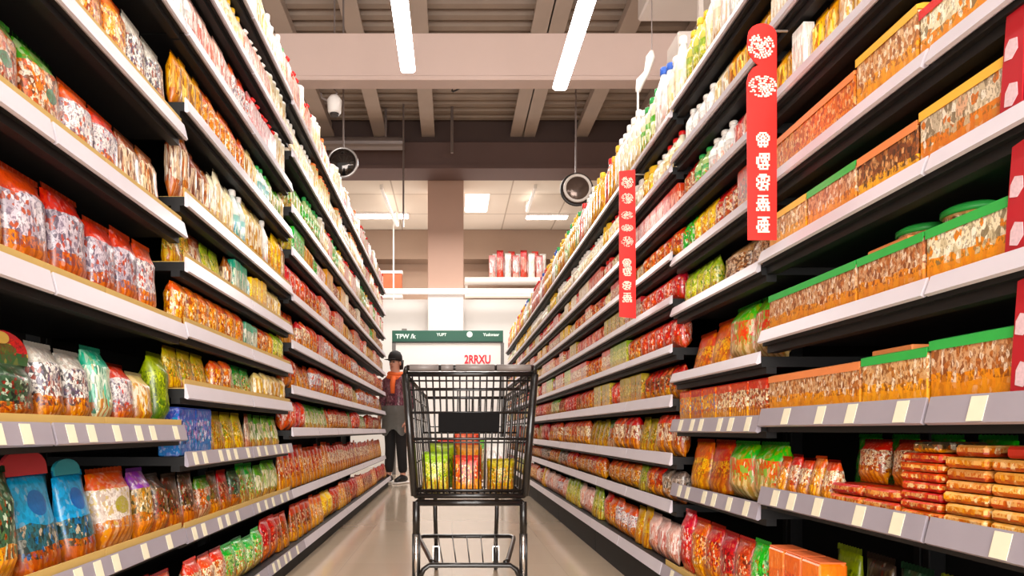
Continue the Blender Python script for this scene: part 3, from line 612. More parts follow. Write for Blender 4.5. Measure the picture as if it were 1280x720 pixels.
for (ya, yb, lab) in ((1.345, 1.445, 'nearer red-topped pack standing on the low flat packs'), (1.465, 1.565, 'farther red-topped pack standing on the low flat packs')):
    put('R', XP+.09, (ya+yb)/2, zb+2*.0266, 'bag', 'red_cream', yb-ya, .105, .05, lab, lean=-.12, group='red-topped packs on the flat packs')
for k, (yy, lab) in enumerate(((1.05, 'red wrapped bundle lying atop the cream flat packs at right'), (1.16, 'tan wrapped bundle lying atop the cream flat packs'), (1.27, 'dark wrapped bundle lying atop the red flat-pack stack'))):
    zz = zb+(6*.0216 if k < 2 else 7*.0191)
    o = flat_pack(XP+.08, yy, zz, .07, .1, .022, (FPS, FP1, dmat('dark_brown'))[k], lab)
for k in range(5):
    put('R', XP+.055, 1.61+k*.056, zb, 'pouch', ['red_cream', 'orange_amber', 'red_cream', 'red_cream', 'orange_amber'][k], .055, .105+.008*(k % 2), .07,
        f'red and orange short pouch, {ORD[k]} of five beside the low flat packs', group='short red pouches on the right')
for k in range(6):
    put('R', XP+.27, 1.1+k*.14, zb, 'pouch', 'bright_green', .11, .17, .07, f'bright green pouch at the back of right second shelf, {ORD[k]} from camera', group='green pouches behind the front packs')
# bottom deck of the nearest right bay
zb = R0[0]+.002
for k in range(3):
    hh = .235
    put('R', .87+.06, 1.60+k*.085, zb, 'box', 'orange_box', .08, hh, .07, f'tall bright orange carton on right bottom deck, {ORD[k]} of three', group='bright orange cartons on the bottom deck')
for k in range(7):
    put('R', .87+.055, .72+k*.122, zb, 'bag', ['red_orange', 'bright_red'][k % 2], .118, .19, .075, f'{["red and orange", "bright red"][k % 2]} snack bag, {ORD[k]} along right bottom deck nearest bay', lean=-.08, group='red bags on the right bottom deck')
for k in range(9):
    put('R', .87+.2, .72+k*.125, zb, 'pouch', ['dark_green', 'dark_brown', 'olive'][k % 3], .115, .25, .075, f'{D[["dark_green", "dark_brown", "olive"][k % 3]][0]} tall pouch, {ORD[k]} in back row, right bottom deck nearest bay', group='dark pouches at the back of the right bottom deck')
# ------------------------------------------------------------------ red shelf cards and hanging banners
M_RED = plain('red_banner', '#EA2018', .45, var=.06, scale=8)
M_DRED = plain('crimson_card', '#B01824', .4, var=.1, scale=14)
M_CREAM = plain('cream_print', '#F2D8C4', .55, var=.05)
def grid_marks(bm, rows, cx, cz, w, h, y0, y1):
    nr, nc = len(rows), len(rows[0]); dx, dz = w/nc, h/nr
    for j, r in enumerate(rows):
        i = 0
        while i < nc:
            if r[i] == '#':
                k = i
                while k < nc and r[k] == '#': k += 1
                box(bm, cx-w/2+i*dx, cx-w/2+k*dx, y0, y1, cz+h/2-(j+1)*dz+dz*.08, cz+h/2-j*dz-dz*.02); i = k
            else: i += 1
GLY = [["..#####..", ".##.#.##.", "##.###.##", "#.##.##.#", "##.###.##", ".#######.", ".#.#.#.#.", ".#######.", "..##.##.."],
       ["..#######", "..#.###.#", "#########", "##.#.##.#", "##.#####.", "##..#.##.", ".########", ".##.#..#.", "..######."],
       ["..#####..", ".########", "#..###..#", "##.#.#.##", ".#######.", "##.##..##", "#..#####.", ".###..##.", "..####.#."],
       [".#######.", "....#....", ".#######.", ".#.###.#.", "#########", ".##.#.##.", ".########", "#.##.#.##", "##.###.##"],
       [".########", "....###..", ".#######.", ".#.#.#.#.", ".########", "##.###.#.", "##.#.###.", ".##.####.", ".########"]]
def medal(bm, cx, cz, rx, rz, y0, y1, seed):
    """paper-cut medallion: broken rings, rays and dots"""
    r = random.Random(seed)
    for q in (1., .78, .55, .33, .12):
        n = int(24*q)+3
        for k in range(n):
            a = 2*PI*k/n+r.uniform(-.05, .05)
            if r.random() < .2: continue
            px, pz = cx+rx*q*math.cos(a)*.92, cz+rz*q*math.sin(a)*.92
            w = rx*.075*r.uniform(.7, 1.4); h = rz*.075*r.uniform(.6, 1.4)
            box(bm, px-w, px+w, y0, y1, pz-h, pz+h)
def px2(xp, yp, d): return ((xp-VX)*d/F, CAMZ+(VY-yp)*d/F)
def banner(d, outline, glyphs, medals, label, cap):
    P = [px2(x, y, d) for x, y in outline]
    cx = sum(p[0] for p in P)/len(P); zb = min(p[1] for p in P)
    r = thing('hanging_banner', label, 'banner', (cx, d, zb), 0, 'red banners hanging off the right shelves')
    bm = BM(); prism(bm, [(x-cx, z-zb) for x, z in P], 0, .003)
    mesh_obj('banner_sheet', bm, M_RED, r)
    for k, (x, y, w, h) in enumerate(glyphs):
        bm = BM(); a = px2(x, y, d); grid_marks(bm, GLY[k % 5], a[0]-cx, a[1]-zb, w*d/F, h*d/F, -.0012, -.0002); mesh_obj('printed_character', bm, M_CREAM, r)
    for k, (x, y, w, h) in enumerate(medals):
        bm = BM(); a = px2(x, y, d); medal(bm, a[0]-cx, a[1]-zb, w*d/F/2, h*d/F/2, -.0012, -.0002, 5+k); mesh_obj('paper_cut_medallion', bm, M_CREAM, r)
    bm = BM(); zt = max(p[1] for p in P)-zb
    xr = max(p[0] for p in P)-cx
    tube(bm, [(xr-.02, .006, zt*.97), (xr+.02, .006, zt*.97), (.905-cx, .006, zt*.97)], .003); mesh_obj('shelf_clip', bm, plain('clip_steel', '#A8A4A0', .3, .8), r)
    return r
out = []
for a in [PI*k/8 for k in range(9)]: out.append((953+18*math.cos(a), 44-15*math.sin(a)))
out += [(934, 58), (937, 68), (943, 77), (948, 81), (941, 85), (936, 92), (933.5, 102), (935, 300), (971, 300)]
banner(1.72, out, [(953.5, 175, 17, 19), (953.5, 202, 17, 21), (953.5, 228, 17, 21), (953.5, 254, 17, 20), (953.5, 281, 17, 20)], [(951, 58, 33, 31), (953, 108, 36, 27)],
       'large red banner with two cream medallions and five white characters, right shelves', True)
banner(3.0, [(774, 214), (794, 212), (795, 398), (774, 396)], [(783.5, 329, 11, 11), (784, 339, 11, 12), (783.5, 357, 11, 11), (784, 372, 12, 12)],
       [(784, 228, 15, 15), (784, 248, 15, 13), (784, 269, 15, 10), (784, 285, 15, 9), (784, 302, 15, 13)],
       'smaller red banner farther down the aisle, hung before the right shelves', True)
for k, (z, h, lab) in enumerate(((R0[4]+.0015, .185, 'upper slanted crimson shelf card at the right frame edge'), (R0[3]+.0015, .19, 'middle crimson shelf card at the right frame edge'), (R0[2]+.0015, .2, 'lower crimson shelf card at the right frame edge'))):
    r = thing('shelf_card', lab, 'card', (XF+.012, 1.046-.01*k, z), 0, 'crimson shelf cards')
    bm = BM(); prism(bm, [(-.021, 0), (.021, 0), (.024, h*.5), (.026, h), (-.006, h*.97), (-.016, h*.4)], 0, .002)
    bmesh.ops.rotate(bm, verts=bm.verts[:], cent=(0, 0, 0), matrix=Matrix.Rotation(-PI/2, 3, 'Z')); mesh_obj('card', bm, M_DRED, r)
    for (c0, hh) in ((h*.62, h*.15), (h*.22, h*.17)):
        bm = BM(); prism(bm, [(-.01, c0-hh*.5), (.004, c0-hh*.62), (.015, c0-hh*.2), (.014, c0+hh*.45), (.0, c0+hh*.6), (-.008, c0+hh*.2)], -.0012, -.0003)
        bmesh.ops.rotate(bm, verts=bm.verts[:], cent=(0, 0, 0), matrix=Matrix.Rotation(-PI/2, 3, 'Z')); mesh_obj('white_patch', bm, plain('card_patch', '#D8B8BE', .5, var=.3, scale=160), r)

# ------------------------------------------------------------------ shopping cart
def build_cart():
    CX, CY = .075, 2.67
    r = thing('shopping_cart', 'black wire shopping cart standing in the middle of the aisle', 'shopping cart', (CX, CY, 0))
    K = plain('cart_black', '#15110F', .3, var=.15, coat=.3); G_ = plain('cart_grey_grip', '#6E6662', .4, var=.1); CH = plain('cart_chrome', '#CFC8C2', .2, .9)
    RB_ = plain('wheel_rubber', '#2A2725', .6)
    nt, nb = .27, .232                  # half widths of the near gate, top and bottom
    ft, fb = .215, .175                 # far end
    zt, zb, zft, zfb = .985, .475, .93, .53
    yt, yb, yft, yfb = 0, .025, .86, .78
    def L(a, b, t): return Vector(a)*(1-t)+Vector(b)*t
    A, B = Vector((-nt, yt, zt)), Vector((nt, yt, zt)); c_, d_ = Vector((-nb, yb, zb)), Vector((nb, yb, zb))
    A2, B2 = Vector((-ft, yft, zft)), Vector((ft, yft, zft)); c2, d2 = Vector((-fb, yfb, zfb)), Vector((fb, yfb, zfb))
    bm = BM()
    tube(bm, [A, B], .011, 8); tube(bm, [A, c_], .0165, 8); tube(bm, [B, d_], .0165, 8); tube(bm, [c_, d_], .012, 8)
    for p, q, p2, q2 in ((A, A2, c_, c2), (B, B2, d_, d2)): tube(bm, [p, q], .009); tube(bm, [p2, q2], .008)
    tube(bm, [A2, B2], .009); tube(bm, [c2, d2], .008); tube(bm, [A2, c2], .008); tube(bm, [B2, d2], .008)
    mesh_obj('basket_frame', bm, K, r, True)
    bm = BM()
    n = 19
    for i in range(1, n): tube(bm, [L(A, B, i/n), L(c_, d_, i/n)], .0038)
    for t in (.055, .13): tube(bm, [L(A, c_, t), L(B, d_, t)], .004)
    for t in (.315, .53, .56, .955): tube(bm, [L(A, c_, t), L(B, d_, t)], .006 if t != .56 else .004)
    mesh_obj('near_gate', bm, K, r, True)
    bm = BM(); n = 12
    for i in range(1, n): tube(bm, [L(A2, B2, i/n), L(c2, d2, i/n)], .003)
    for t in (.2, .4, .6, .8): tube(bm, [L(A2, c2, t), L(B2, d2, t)], .003)
    mesh_obj('far_panel', bm, K, r, True)
    for s, (p, q, p2, q2) in enumerate(((A, A2, c_, c2), (B, B2, d_, d2))):
        bm = BM(); n = 12
        for i in range(1, n): tube(bm, [L(p, q, i/n), L(p2, q2, i/n)], .003)
        for t in (.15, .35, .55, .75): tube(bm, [L(p, p2, t), L(q, q2, t)], .003)
        mesh_obj('side_panel', bm, K, r, True)
    bm = BM()
    for i in range(1, 14): tube(bm, [L(c_, d_, i/14), L(c2, d2, i/14)], .003)
    for t in (.12, .3, .5, .7, .88): tube(bm, [L(c_, c2, t), L(d_, d2, t)], .003)
    mesh_obj('basket_floor', bm, K, r, True)
    bm = BM(); box(bm, -.132, .122, -.012, -.004+.008, .742, .825, .003)
    for v in bm.verts: v.co.y += .004+(zt-v.co.z)/(zt-zb)*.025-.006
    ad = mesh_obj('advert_panel', bm, plain('black_plaque', '#0C0A0A', .8, spec=.1), r); tag(ad, 'blank black plaque')
    bm = BM()
    tube(bm, [(-.262, -.028, 1.008), (.262, -.028, 1.008)], .0125, 10); h = mesh_obj('handle', bm, K, r, True)
    for x0, x1 in ((-.25, -.13), (-.12, -.07), (-.06, .1), (.11, .25)):
        bm = BM(); tube(bm, [(x0, -.028, 1.008), (x1, -.028, 1.008)], .0145, 10); mesh_obj('grip_sleeve', bm, G_, h, True)
    for s in (-1, 1):
        bm = BM(); tube(bm, [(s*.262, -.028, 1.008), (s*.268, -.01, .998), (s*nt, yt, zt)], .011, 8); mesh_obj('handle_bracket', bm, K, r, True)
    # folded child seat behind the gate
    bm = BM()
    for i in range(9): tube(bm, [(-.2+.05*i, .1, .93), (-.2+.05*i, .14, .74)], .003)
    tube(bm, [(-.22, .1, .93), (.22, .1, .93)], .005); tube(bm, [(-.21, .14, .74), (.21, .14, .74)], .005)
    mesh_obj('child_seat', bm, K, r, True)
    # chassis
    bm = BM()
    tube(bm, [(-.222, .03, .445), (.222, .03, .445)], .014, 8)
    for s in (-1, 1):
        tube(bm, [(s*.222, .03, .445), (s*.19, .4, .45), (s*.165, .75, .47)], .011, 8)
        for yy, zz in ((.1, .478), (.6, .515)): tube(bm, [(s*.205, yy, .447), (s*.205, yy, zz)], .006)
    mesh_obj('chassis', bm, K, r, True)
    for s in (-1, 1):
        bm = BM(); tube(bm, [(s*.226, .03, .45), (s*.226, .03, .315)], .0155, 8); lg = mesh_obj('leg', bm, K, r, True)
        bm = BM(); tube(bm, [(s*.226, .03, .3149), (s*.226, .03, .125)], .0095, 8); mesh_obj('leg_tube', bm, CH, lg, True)
        bm = BM(); tube(bm, [(s*.239, .03, .3149), (s*.239, .03, .125)], .005, 6); tube(bm, [(s*.213, .03, .3149), (s*.213, .03, .125)], .005, 6); mesh_obj('leg_guard', bm, K, lg, True)
        bm = BM(); tube(bm, [(s*.165, .75, .47), (s*.165, .76, .3), (s*.16, .78, .12)], .011, 8); mesh_obj('leg', bm, K, r, True)
    bm = BM()                                                   # lower rack: wide far hoop, narrower near bar
    tube(bm, [(-.152, .06, .186), (-.165, .09, .187), (-.235, .55, .2), (-.24, .61, .202), (-.22, .64, .203), (.22, .64, .203), (.24, .61, .202), (.235, .55, .2), (.165, .09, .187), (.152, .06, .186)], .011, 8)
    tube(bm, [(-.21, .02, .13), (-.195, .02, .165), (-.17, .02, .183), (.17, .02, .183), (.195, .02, .165), (.21, .02, .13)], .011, 8)
    mesh_obj('rack_frame', bm, K, r, True)
    bm = BM()
    for i in range(5):
        t = (i+1)/6; tube(bm, [(-.17+.34*t, .02, .186), (-.22+.44*t, .64, .205)], .0028)
    mesh_obj('rack_wires', bm, K, r, True)
    for x, y in ((-.226, .03), (.226, .03), (-.16, .78), (.16, .78)):
        bm = BM()
        for q in (-.016, .016): box(bm, x+q-.002, x+q+.002, y-.02, y+.025, .05, .125)
        box(bm, x-.018, x+.018, y-.022, y+.027, .1251, .131); cs = mesh_obj('caster_fork', bm, CH, r)
        bm = BM(); lathe(bm, [(.05, -.011), (.06, -.008), (.06, .008), (.05, .011)], 20)
        bmesh.ops.rotate(bm, verts=bm.verts[:], cent=(0, 0, 0), matrix=Matrix.Rotation(PI/2, 3, 'Y')); bmesh.ops.translate(bm, verts=bm.verts[:], vec=(x, y, .0605)); mesh_obj('wheel', bm, RB_, cs, True)
    items = [('bag', 'yellow_green', -.145, .1, .17, .12, 'yellow-green snack bag at near left inside the cart'), ('pouch', 'red_orange', -.01, .1, .155, .13, 'red and orange pouch at the near gate, middle of the cart'), ('bag', 'yellow_olive', .135, .1, .14, .12, 'yellow and olive snack bag at near right inside the cart'),
             ('bag', 'olive', -.12, .2, .2, .12, 'olive green snack bag behind the yellow-green bag in the cart'), ('bag', 'amber', .002, .2, .19, .115, 'amber snack bag behind the red pouch in the cart'), ('pouch', 'white', .12, .2, .225, .11, 'white pouch behind the yellow bag in the cart'),
             ('bag', 'green_speck', -.13, .3, .19, .1, 'green speckled snack bag at left, third row inside the cart'), ('bag', 'orange_amber', -.01, .3, .24, .12, 'orange snack bag standing high in the middle of the cart'), ('pouch', 'cream', .12, .3, .21, .1, 'cream pouch at right, third row inside the cart'),
             ('bag', 'cream_green', .085, .42, .2, .13, 'green-topped cream snack bag at back right inside the cart'), ('pouch', 'red_cream', -.08, .42, .2, .14, 'red-topped cream pouch at back left inside the cart'), ('pouch', 'orange_amber', .0, .55, .22, .14, 'orange and amber pouch at the far end of the cart')]
    for k, d, x, y, h, w, lab in items:
        z = zb+(zfb-zb)*min(1, max(0, (y+.045-yb)/(yfb-yb)))+.006
        put('F', CX+x, CY+y, z, k, d, w, h, .07, lab, yaw=random.uniform(-.12, .12), group='groceries in the cart')
build_cart()

# ------------------------------------------------------------------ room
def floor_mat():
    m = bpy.data.materials.new('polished_floor'); m.use_nodes = True; nt = m.node_tree; b = nt.nodes['Principled BSDF']; N = nt.nodes.new; L = nt.links.new
    tc = N('ShaderNodeTexCoord'); br = N('ShaderNodeTexBrick'); br.offset = 0
    br.inputs['Scale'].default_value = 1; br.inputs['Brick Width'].default_value = .6; br.inputs['Row Height'].default_value = .6; br.inputs['Mortar Size'].default_value = .002
    br.inputs['Color1'].default_value = col('#C8B49C'); br.inputs['Color2'].default_value = col('#C2AD95'); br.inputs['Mortar'].default_value = col('#B8A48E')
    L(tc.outputs['Object'], br.inputs['Vector'])
    n = N('ShaderNodeTexNoise'); n.inputs['Scale'].default_value = 3; n.inputs['Detail'].default_value = 6; L(tc.outputs['Object'], n.inputs['Vector'])
    c = mixc(nt, math_n(nt, 'MULTIPLY', n.outputs['Fac'], .25), br.outputs['Color'], col('#B29A80')); L(c, b.inputs['Base Color'])
    L(math_n(nt, 'ADD', math_n(nt, 'MULTIPLY', n.outputs['Fac'], .12), .1), b.inputs['Roughness']); b.inputs['Specular IOR Level'].default_value = .6
    b.inputs['Coat Weight'].default_value = .5; b.inputs['Coat Roughness'].default_value = .12
    return m
bm = BM(); box(bm, -7, 7, -4, 17, -.1, 0); struct('floor', bm, floor_mat())
M_DECK = plain('ceiling_deck', '#A08E80', .7, var=.2, scale=2)
bm = BM(); yy = -4
while yy < 12.2:                                                     # corrugated steel deck
    prism_pts = [(yy, 6.55), (yy+.06, 6.55), (yy+.1, 6.47), (yy+.2, 6.47), (yy+.24, 6.55)]
    vs = [(bm.verts.new((-7, y, z)), bm.verts.new((7, y, z))) for y, z in prism_pts]
    for (a, b), (c, d) in zip(vs, vs[1:]): bm.faces.new((a, b, d, c))
    yy += .24
struct('ceiling', bm, M_DECK)
M_BEAM = plain('beam_paint', '#C9B1A8', .6, var=.05, scale=2); M_BEAM2 = plain('dark_beam_paint', '#6A5450', .6, var=.08, scale=2)
bm = BM(); box(bm, -7, 7, 7.0, 7.1, 4.61, 5.1, .01); box(bm, -7, 7, 6.95, 7.15, 4.56, 4.609, .01); struct('trim_1', bm, M_BEAM)
bm = BM(); box(bm, -7, 7, 11.9, 12.3, 6.08, 6.55); struct('trim_2', bm, plain('dark_beam_upper', '#54433F', .7, var=.08, scale=2))
bm = BM(); box(bm, -7, 7, 11.8, 12.3, 5.62, 6.08, .02); box(bm, -7, 7, 11.75, 12.32, 5.56, 5.62); struct('trim_3', bm, M_BEAM2)
k = 4
for x in (-3.2, -2.3, -1.33, -.44, 1.2, 1.42, 2.4, 3.4):                       # joists under the deck
    bm = BM(); box(bm, x-.07, x+.07, -4, 11.89, 6.25, 6.46); box(bm, x-.12, x+.12, -4, 11.89, 6.2, 6.25); struct('trim_%d' % k, bm, plain('joist', '#B8A69A', .6, var=.1, scale=3)); k += 1
M_WALL = plain('back_wall', '#B59A86', .8, var=.06, scale=2)
bm = BM(); box(bm, -7, 7, 16, 16.15, 0, 6.55); struct('wall_back', bm, M_WALL)
for nm, x in (('wall_left', -7.1), ('wall_right', 7)):
    bm = BM(); box(bm, x, x+.1, -4, 17, 0, 6.6); struct(nm, bm, plain('side_wall', '#CDBFB0', .8, var=.05, scale=2))
def tile_mat():
    m = bpy.data.materials.new('ceiling_tiles'); m.use_nodes = True; nt = m.node_tree; b = nt.nodes['Principled BSDF']; N = nt.nodes.new; L = nt.links.new
    tc = N('ShaderNodeTexCoord'); br = N('ShaderNodeTexBrick'); br.offset = 0; br.inputs['Scale'].default_value = 1
    br.inputs['Brick Width'].default_value = 1.2; br.inputs['Row Height'].default_value = 1.2; br.inputs['Mortar Size'].default_value = .015
    br.inputs['Color1'].default_value = col('#E6DACB'); br.inputs['Color2'].default_value = col('#E0D3C3'); br.inputs['Mortar'].default_value = col('#B8A896')
    L(tc.outputs['Object'], br.inputs['Vector']); L(br.outputs['Color'], b.inputs['Base Color']); b.inputs['Roughness'].default_value = .8
    return m
bm = BM(); box(bm, -7, 7, 12.33, 15.99, 5.62, 5.7); struct('ceiling_back', bm, tile_mat())
bm = BM(); box(bm, -7, 7, 15.5, 15.98, 4.9, 5.61); struct('trim_20', bm, plain('soffit', '#9A8270', .8, var=.05))
# column, its hazed paler lower part, white partition
bm = BM(); box(bm, -.47, .225, 12.4, 13.0, 3.46, 5.61, .01); struct('column', bm, plain('column_paint', '#C29E8C', .7, var=.05, scale=1.5))
bm = BM(); box(bm, -.47, .225, 12.4, 13.0, 0, 3.459, .01); struct('column_lower', bm, plain('column_hazed', '#E8DDD8', .6, var=.04))  # haze over the lower column painted in as a whiter colour
bm = BM(); box(bm, -3.2, 3.2, 13.05, 13.2, 0, 3.42); struct('wall_partition', bm, plain('white_partition', '#F1EEEA', .6, var=.03, scale=1))
bm = BM(); box(bm, -3.2, 3.2, 12.3, 12.39, 3.38, 3.48, .01); struct('trim_21', bm, plain('glow_trim', '#F8F5F2', .5, emit=.35))  # faint glow added to brighten the bar, which is no lamp
bm = BM(); box(bm, -1.02, -.92, 13.0, 13.049, 2.5, 2.82, .005); tag(mesh_obj('wall_switch_box', bm, plain('grey_box', '#8A8480', .5)), 'small grey box on the white partition left of the column', 'box')
# end display: posts, white back panel, dark green header with pale lettering
def text_mesh(name, s, size, mat, loc, parent, sx=1):
    cu = bpy.data.curves.new(name, 'FONT'); cu.body = s; cu.size = size; cu.extrude = .002; cu.align_x = 'CENTER'; cu.offset = size*.03
    o = bpy.data.objects.new(name, cu); C.objects.link(o)
    me = bpy.data.meshes.new_from_object(o.evaluated_get(bpy.context.evaluated_depsgraph_get())); bpy.data.objects.remove(o)
    me.materials.append(mat); t = bpy.data.objects.new(name, me); C.objects.link(t); t.parent = parent; t.location = loc; t.rotation_euler.x = PI/2; t.scale.x = sx
    return t
DD = 10.9; S = DD/F
ed = thing('end_display', 'white end display with dark green header sign across the aisle end', 'display', (-.08, DD, 0))
def ex(px): return (px-VX)*S+.08
def ez(py): return CAMZ+(VY-py)*S
bm = BM(); box(bm, ex(490), ex(629), 0, .06, ez(427), ez(413), .006); hd = mesh_obj('header_sign', bm, plain('dark_green_sign', '#1E5644', .4, var=.08, scale=4), ed)
bm = BM(); box(bm, ex(490), ex(629), -.004, .062, ez(428.3), ez(427)-.0005); mesh_obj('header_edge', bm, plain('sign_edge', '#26302C', .5), hd)
WT = plain('white_lettering', '#DCEFE8', .5)
text_mesh('lettering', 'TPW /k', .105, WT, (ex(507), -.003, ez(423)), hd); text_mesh('lettering', 'YUPT', .068, WT, (ex(552), -.003, ez(420)), hd)
text_mesh('lettering', 'Yudonaar', .07, WT, (ex(614), -.003, ez(420)), hd, 1.0)
bm = BM(); lathe(bm, [(.05, -.002), (.05, .002)], 16); bmesh.ops.rotate(bm, verts=bm.verts[:], cent=(0, 0, 0), matrix=Matrix.Rotation(PI/2, 3, 'X'))
bmesh.ops.translate(bm, verts=bm.verts[:], vec=(ex(587), -.003, ez(418))); mesh_obj('round_emblem', bm, WT, hd)
for a, b in ((490, 494.5), (626, 630)):
    bm = BM(); box(bm, ex(a), ex(b), 0, .06, 0, ez(428.4), .004); mesh_obj('post', bm, plain('grey_post', '#6E6A68', .4), ed)
bm = BM(); box(bm, ex(494.6), ex(625.9), .02, .05, .12, ez(428.5)); bp = mesh_obj('back_panel', bm, plain('white_panel', '#F0ECE8', .45, var=.02), ed)
bm = BM(); box(bm, ex(494.6), ex(625.9), .0, .055, 0, .119); mesh_obj('plinth', bm, plain('white_plinth', '#DDD6CF', .5), ed)
text_mesh('red_lettering', '2RRXU', .2, plain('red_lettering', '#D81E3A', .5), (ex(597), .017, ez(454)), bp, .72)
# back store: wall shelf with bags, orange sign, hanging lights
M_WH = plain('white_board', '#F4EEE8', .5)
ws = thing('wall_shelf', 'high white shelf on the back wall right of the column', 'shelf', (1.3, 15.0, 0))
for z in (3.9, 4.25): bm = BM(); box(bm, -1.0, 1.2, 0, .45, z, z+.09, .01); mesh_obj('shelf_board', bm, M_WH, ws)
for x in (-.95, 1.15): bm = BM(); box(bm, x-.03, x+.03, .45, .99, 3.5, 4.36, .01); mesh_obj('bracket', bm, M_WH, ws)
bm = BM(); box(bm, -1.0, 1.2, .2, .4, 3.45, 3.85, .01); mesh_obj('tan_fascia', bm, plain('tan_fascia', '#C89A5A', .6, var=.1), ws)
for k in range(14):
    bi = k % 3
    o = put('F', .95+.15*k*.62, 15.12+.1*(k % 2), 4.3415, 'bag', ['pink_white', 'white', 'red_pink'][bi], .16, .55+.12*((k*7) % 3)/2, .09, f'{D[["pink_white", "white", "red_pink"][bi]][0]} tall bag, {ORD[k]} from the left on the high back shelf', group='tall bags on the high back shelf')
sg = thing('orange_sign_panel', 'orange-red boxed sign high on the back wall left of the column', 'sign', (-1.55, 15.3, 0))
bm = BM(); box(bm, -.6, .35, 0, .15, 4.0, 4.5, .01); mesh_obj('sign_face', bm, plain('orange_sign', '#CF6A44', .5, var=.2, scale=6), sg)
for z in (3.92, 4.5): bm = BM(); box(bm, -.62, .37, -.03, .15, z, z+.07, .01); mesh_obj('sign_rail', bm, M_WH, sg)
bm = BM(); box(bm, -.3, -.1, .151, .699, 4.1, 4.3); mesh_obj('wall_bracket', bm, M_WH, sg)
M_EM = plain('lamp_glow', '#FFF6EE', .5, emit=9); M_EM2 = plain('lamp_glow_soft', '#FFFAF4', .5, emit=14); M_HOUS = plain('lamp_housing', '#E8E2DE', .5)
def panel_lamp(x0, x1, y0, y1, z, label):
    r = thing('ceiling_light', label, 'light', ((x0+x1)/2, (y0+y1)/2, z), 0, 'ceiling lights at the back of the shop')
    w, d = x1-x0, y1-y0
    bm = BM(); box(bm, -w/2-.03, w/2+.03, -d/2-.03, d/2+.03, .021, .06); mesh_obj('housing', bm, M_HOUS, r)
    bm = BM(); box(bm, -w/2, w/2, -d/2, d/2, 0, .02); mesh_obj('diffuser', bm, M_EM, r)
    return r
lampL = panel_lamp(-2.3, -1.0, 14.3, 14.55, 5.559, 'long ceiling light left of the column at the back')
panel_lamp(.3, .75, 13.2, 14.1, 5.559, 'square bright ceiling light just right of the column')
lampR = panel_lamp(1.7, 2.6, 14.4, 14.6, 5.559, 'long ceiling light at far right behind the right shelves')
# main light strips
def strip(x, y0, y1, z, w, label, hang):
    r = thing('light_strip', label, 'light', (x, (y0+y1)/2, z), 0, 'linear lights over the aisle'); L = y1-y0
    bm = BM(); box(bm, -w*.35, w*.35, -L/2, L/2, .0601, .11, .01); mesh_obj('housing', bm, M_HOUS, r)
    bm = BM(); box(bm, -w/2, w/2, -L/2, L/2, 0, .06, .015); tag(mesh_obj('tube_diffuser', bm, M_MAIN, r), 'glowing white diffuser')
    for yy in hang: bm = BM(); tube(bm, [(0, yy-(y0+y1)/2, .11), (0, yy-(y0+y1)/2, 6.47-z)], .004); mesh_obj('hanger_wire', bm, plain('steel_wire', '#8A8480', .4, .7), r)
M_MAIN = plain('main_lamp_glow', '#FFF8F2', .5, emit=17)
strip(-.40, -3.0, 5.83, 4.0, .13, 'left bright linear light hanging over the aisle', (-2, 1, 4))
strip(1.03, -3.0, 6.13, 4.0, .13, 'right bright linear light hanging over the aisle', (-2, 1, 4))
# hanging bits
M_PIPE = plain('grey_pipe', '#8E8380', .35, .5); M_DK = plain('dark_fitting', '#2E2826', .4, var=.1)
bm = BM(); tube(bm, [(-6.9, 11.4, 5.86), (-.85, 11.4, 5.86)], .11, 14); box(bm, -3, -2.95, 11.38, 11.42, 5.97, 6.47); box(bm, -1.2, -1.16, 11.38, 11.42, 5.97, 6.47); tag(mesh_obj('ventilation_pipe', bm, M_PIPE, smooth=False), 'round grey pipe under the dark beam on the left', 'pipe')
def dome(x, y, z, rad, label, ring, glass, inner=None):
    r = thing('convex_mirror', label, 'mirror', (x, y, z), 0, 'round mirrors above the shelves')
    bm = BM(); prof = [(rad*math.cos(a)+.0001, -rad*.45*math.sin(a)) for a in [PI/2*k/8 for k in range(9)]]
    lathe(bm, prof, 28); bmesh.ops.rotate(bm, verts=bm.verts[:], cent=(0, 0, 0), matrix=Matrix.Rotation(-PI/2, 3, 'X'))
    for v in bm.verts: v.co.y = -abs(v.co.y)
    mesh_obj('mirror_face', bm, glass, r, True)
    bm = BM(); tube(bm, [(rad*1.04*math.cos(2*PI*k/28), 0, rad*1.04*math.sin(2*PI*k/28)) for k in range(28)], rad*.1, 8, True); mesh_obj('rim', bm, ring, r, True)
    if inner:
        bm = BM(); tube(bm, [(rad*.86*math.cos(2*PI*k/28), -rad*.26, rad*.86*math.sin(2*PI*k/28)) for k in range(28)], rad*.1, 8, True); mesh_obj('inner_ring', bm, inner, r, True)
    bm = BM(); lathe(bm, [(rad, -.02), (rad*.5, .05)], 20); bmesh.ops.rotate(bm, verts=bm.verts[:], cent=(0, 0, 0), matrix=Matrix.Rotation(-PI/2, 3, 'X')); bmesh.ops.translate(bm, verts=bm.verts[:], vec=(0, .03, 0)); mesh_obj('backing', bm, M_DK, r)
    bm = BM(); tube(bm, [(0, .06, rad*.4), (0, .06, 6.47-z)], .012); mesh_obj('hanger_rod', bm, M_PIPE, r)
GLS = plain('mirror_dark_glass', '#4A4644', .08, .9)
dome(-1.30, 7.6, 3.93, .165, 'dark round mirror hanging above the left shelves', plain('mirror_ring', '#B8B2B0', .25, .6), GLS)
dome(1.56, 8.0, 3.76, .185, 'round mirror with dark and pale rings above the right shelves', M_DK, plain('mirror_brown', '#5E4E46', .15, .5), plain('mirror_pale', '#D8CEC6', .3))
cam_r = thing('security_camera', 'small white camera hanging below the pale beam on the left', 'camera', (-1.34, 7.3, 4.36))
bm = BM(); lathe(bm, [(.06, 0), (.075, .02), (.085, .15), (.05, .2), (.015, .21)], 16); mesh_obj('housing', bm, plain('white_plastic', '#EFEAE6', .4), cam_r, True)
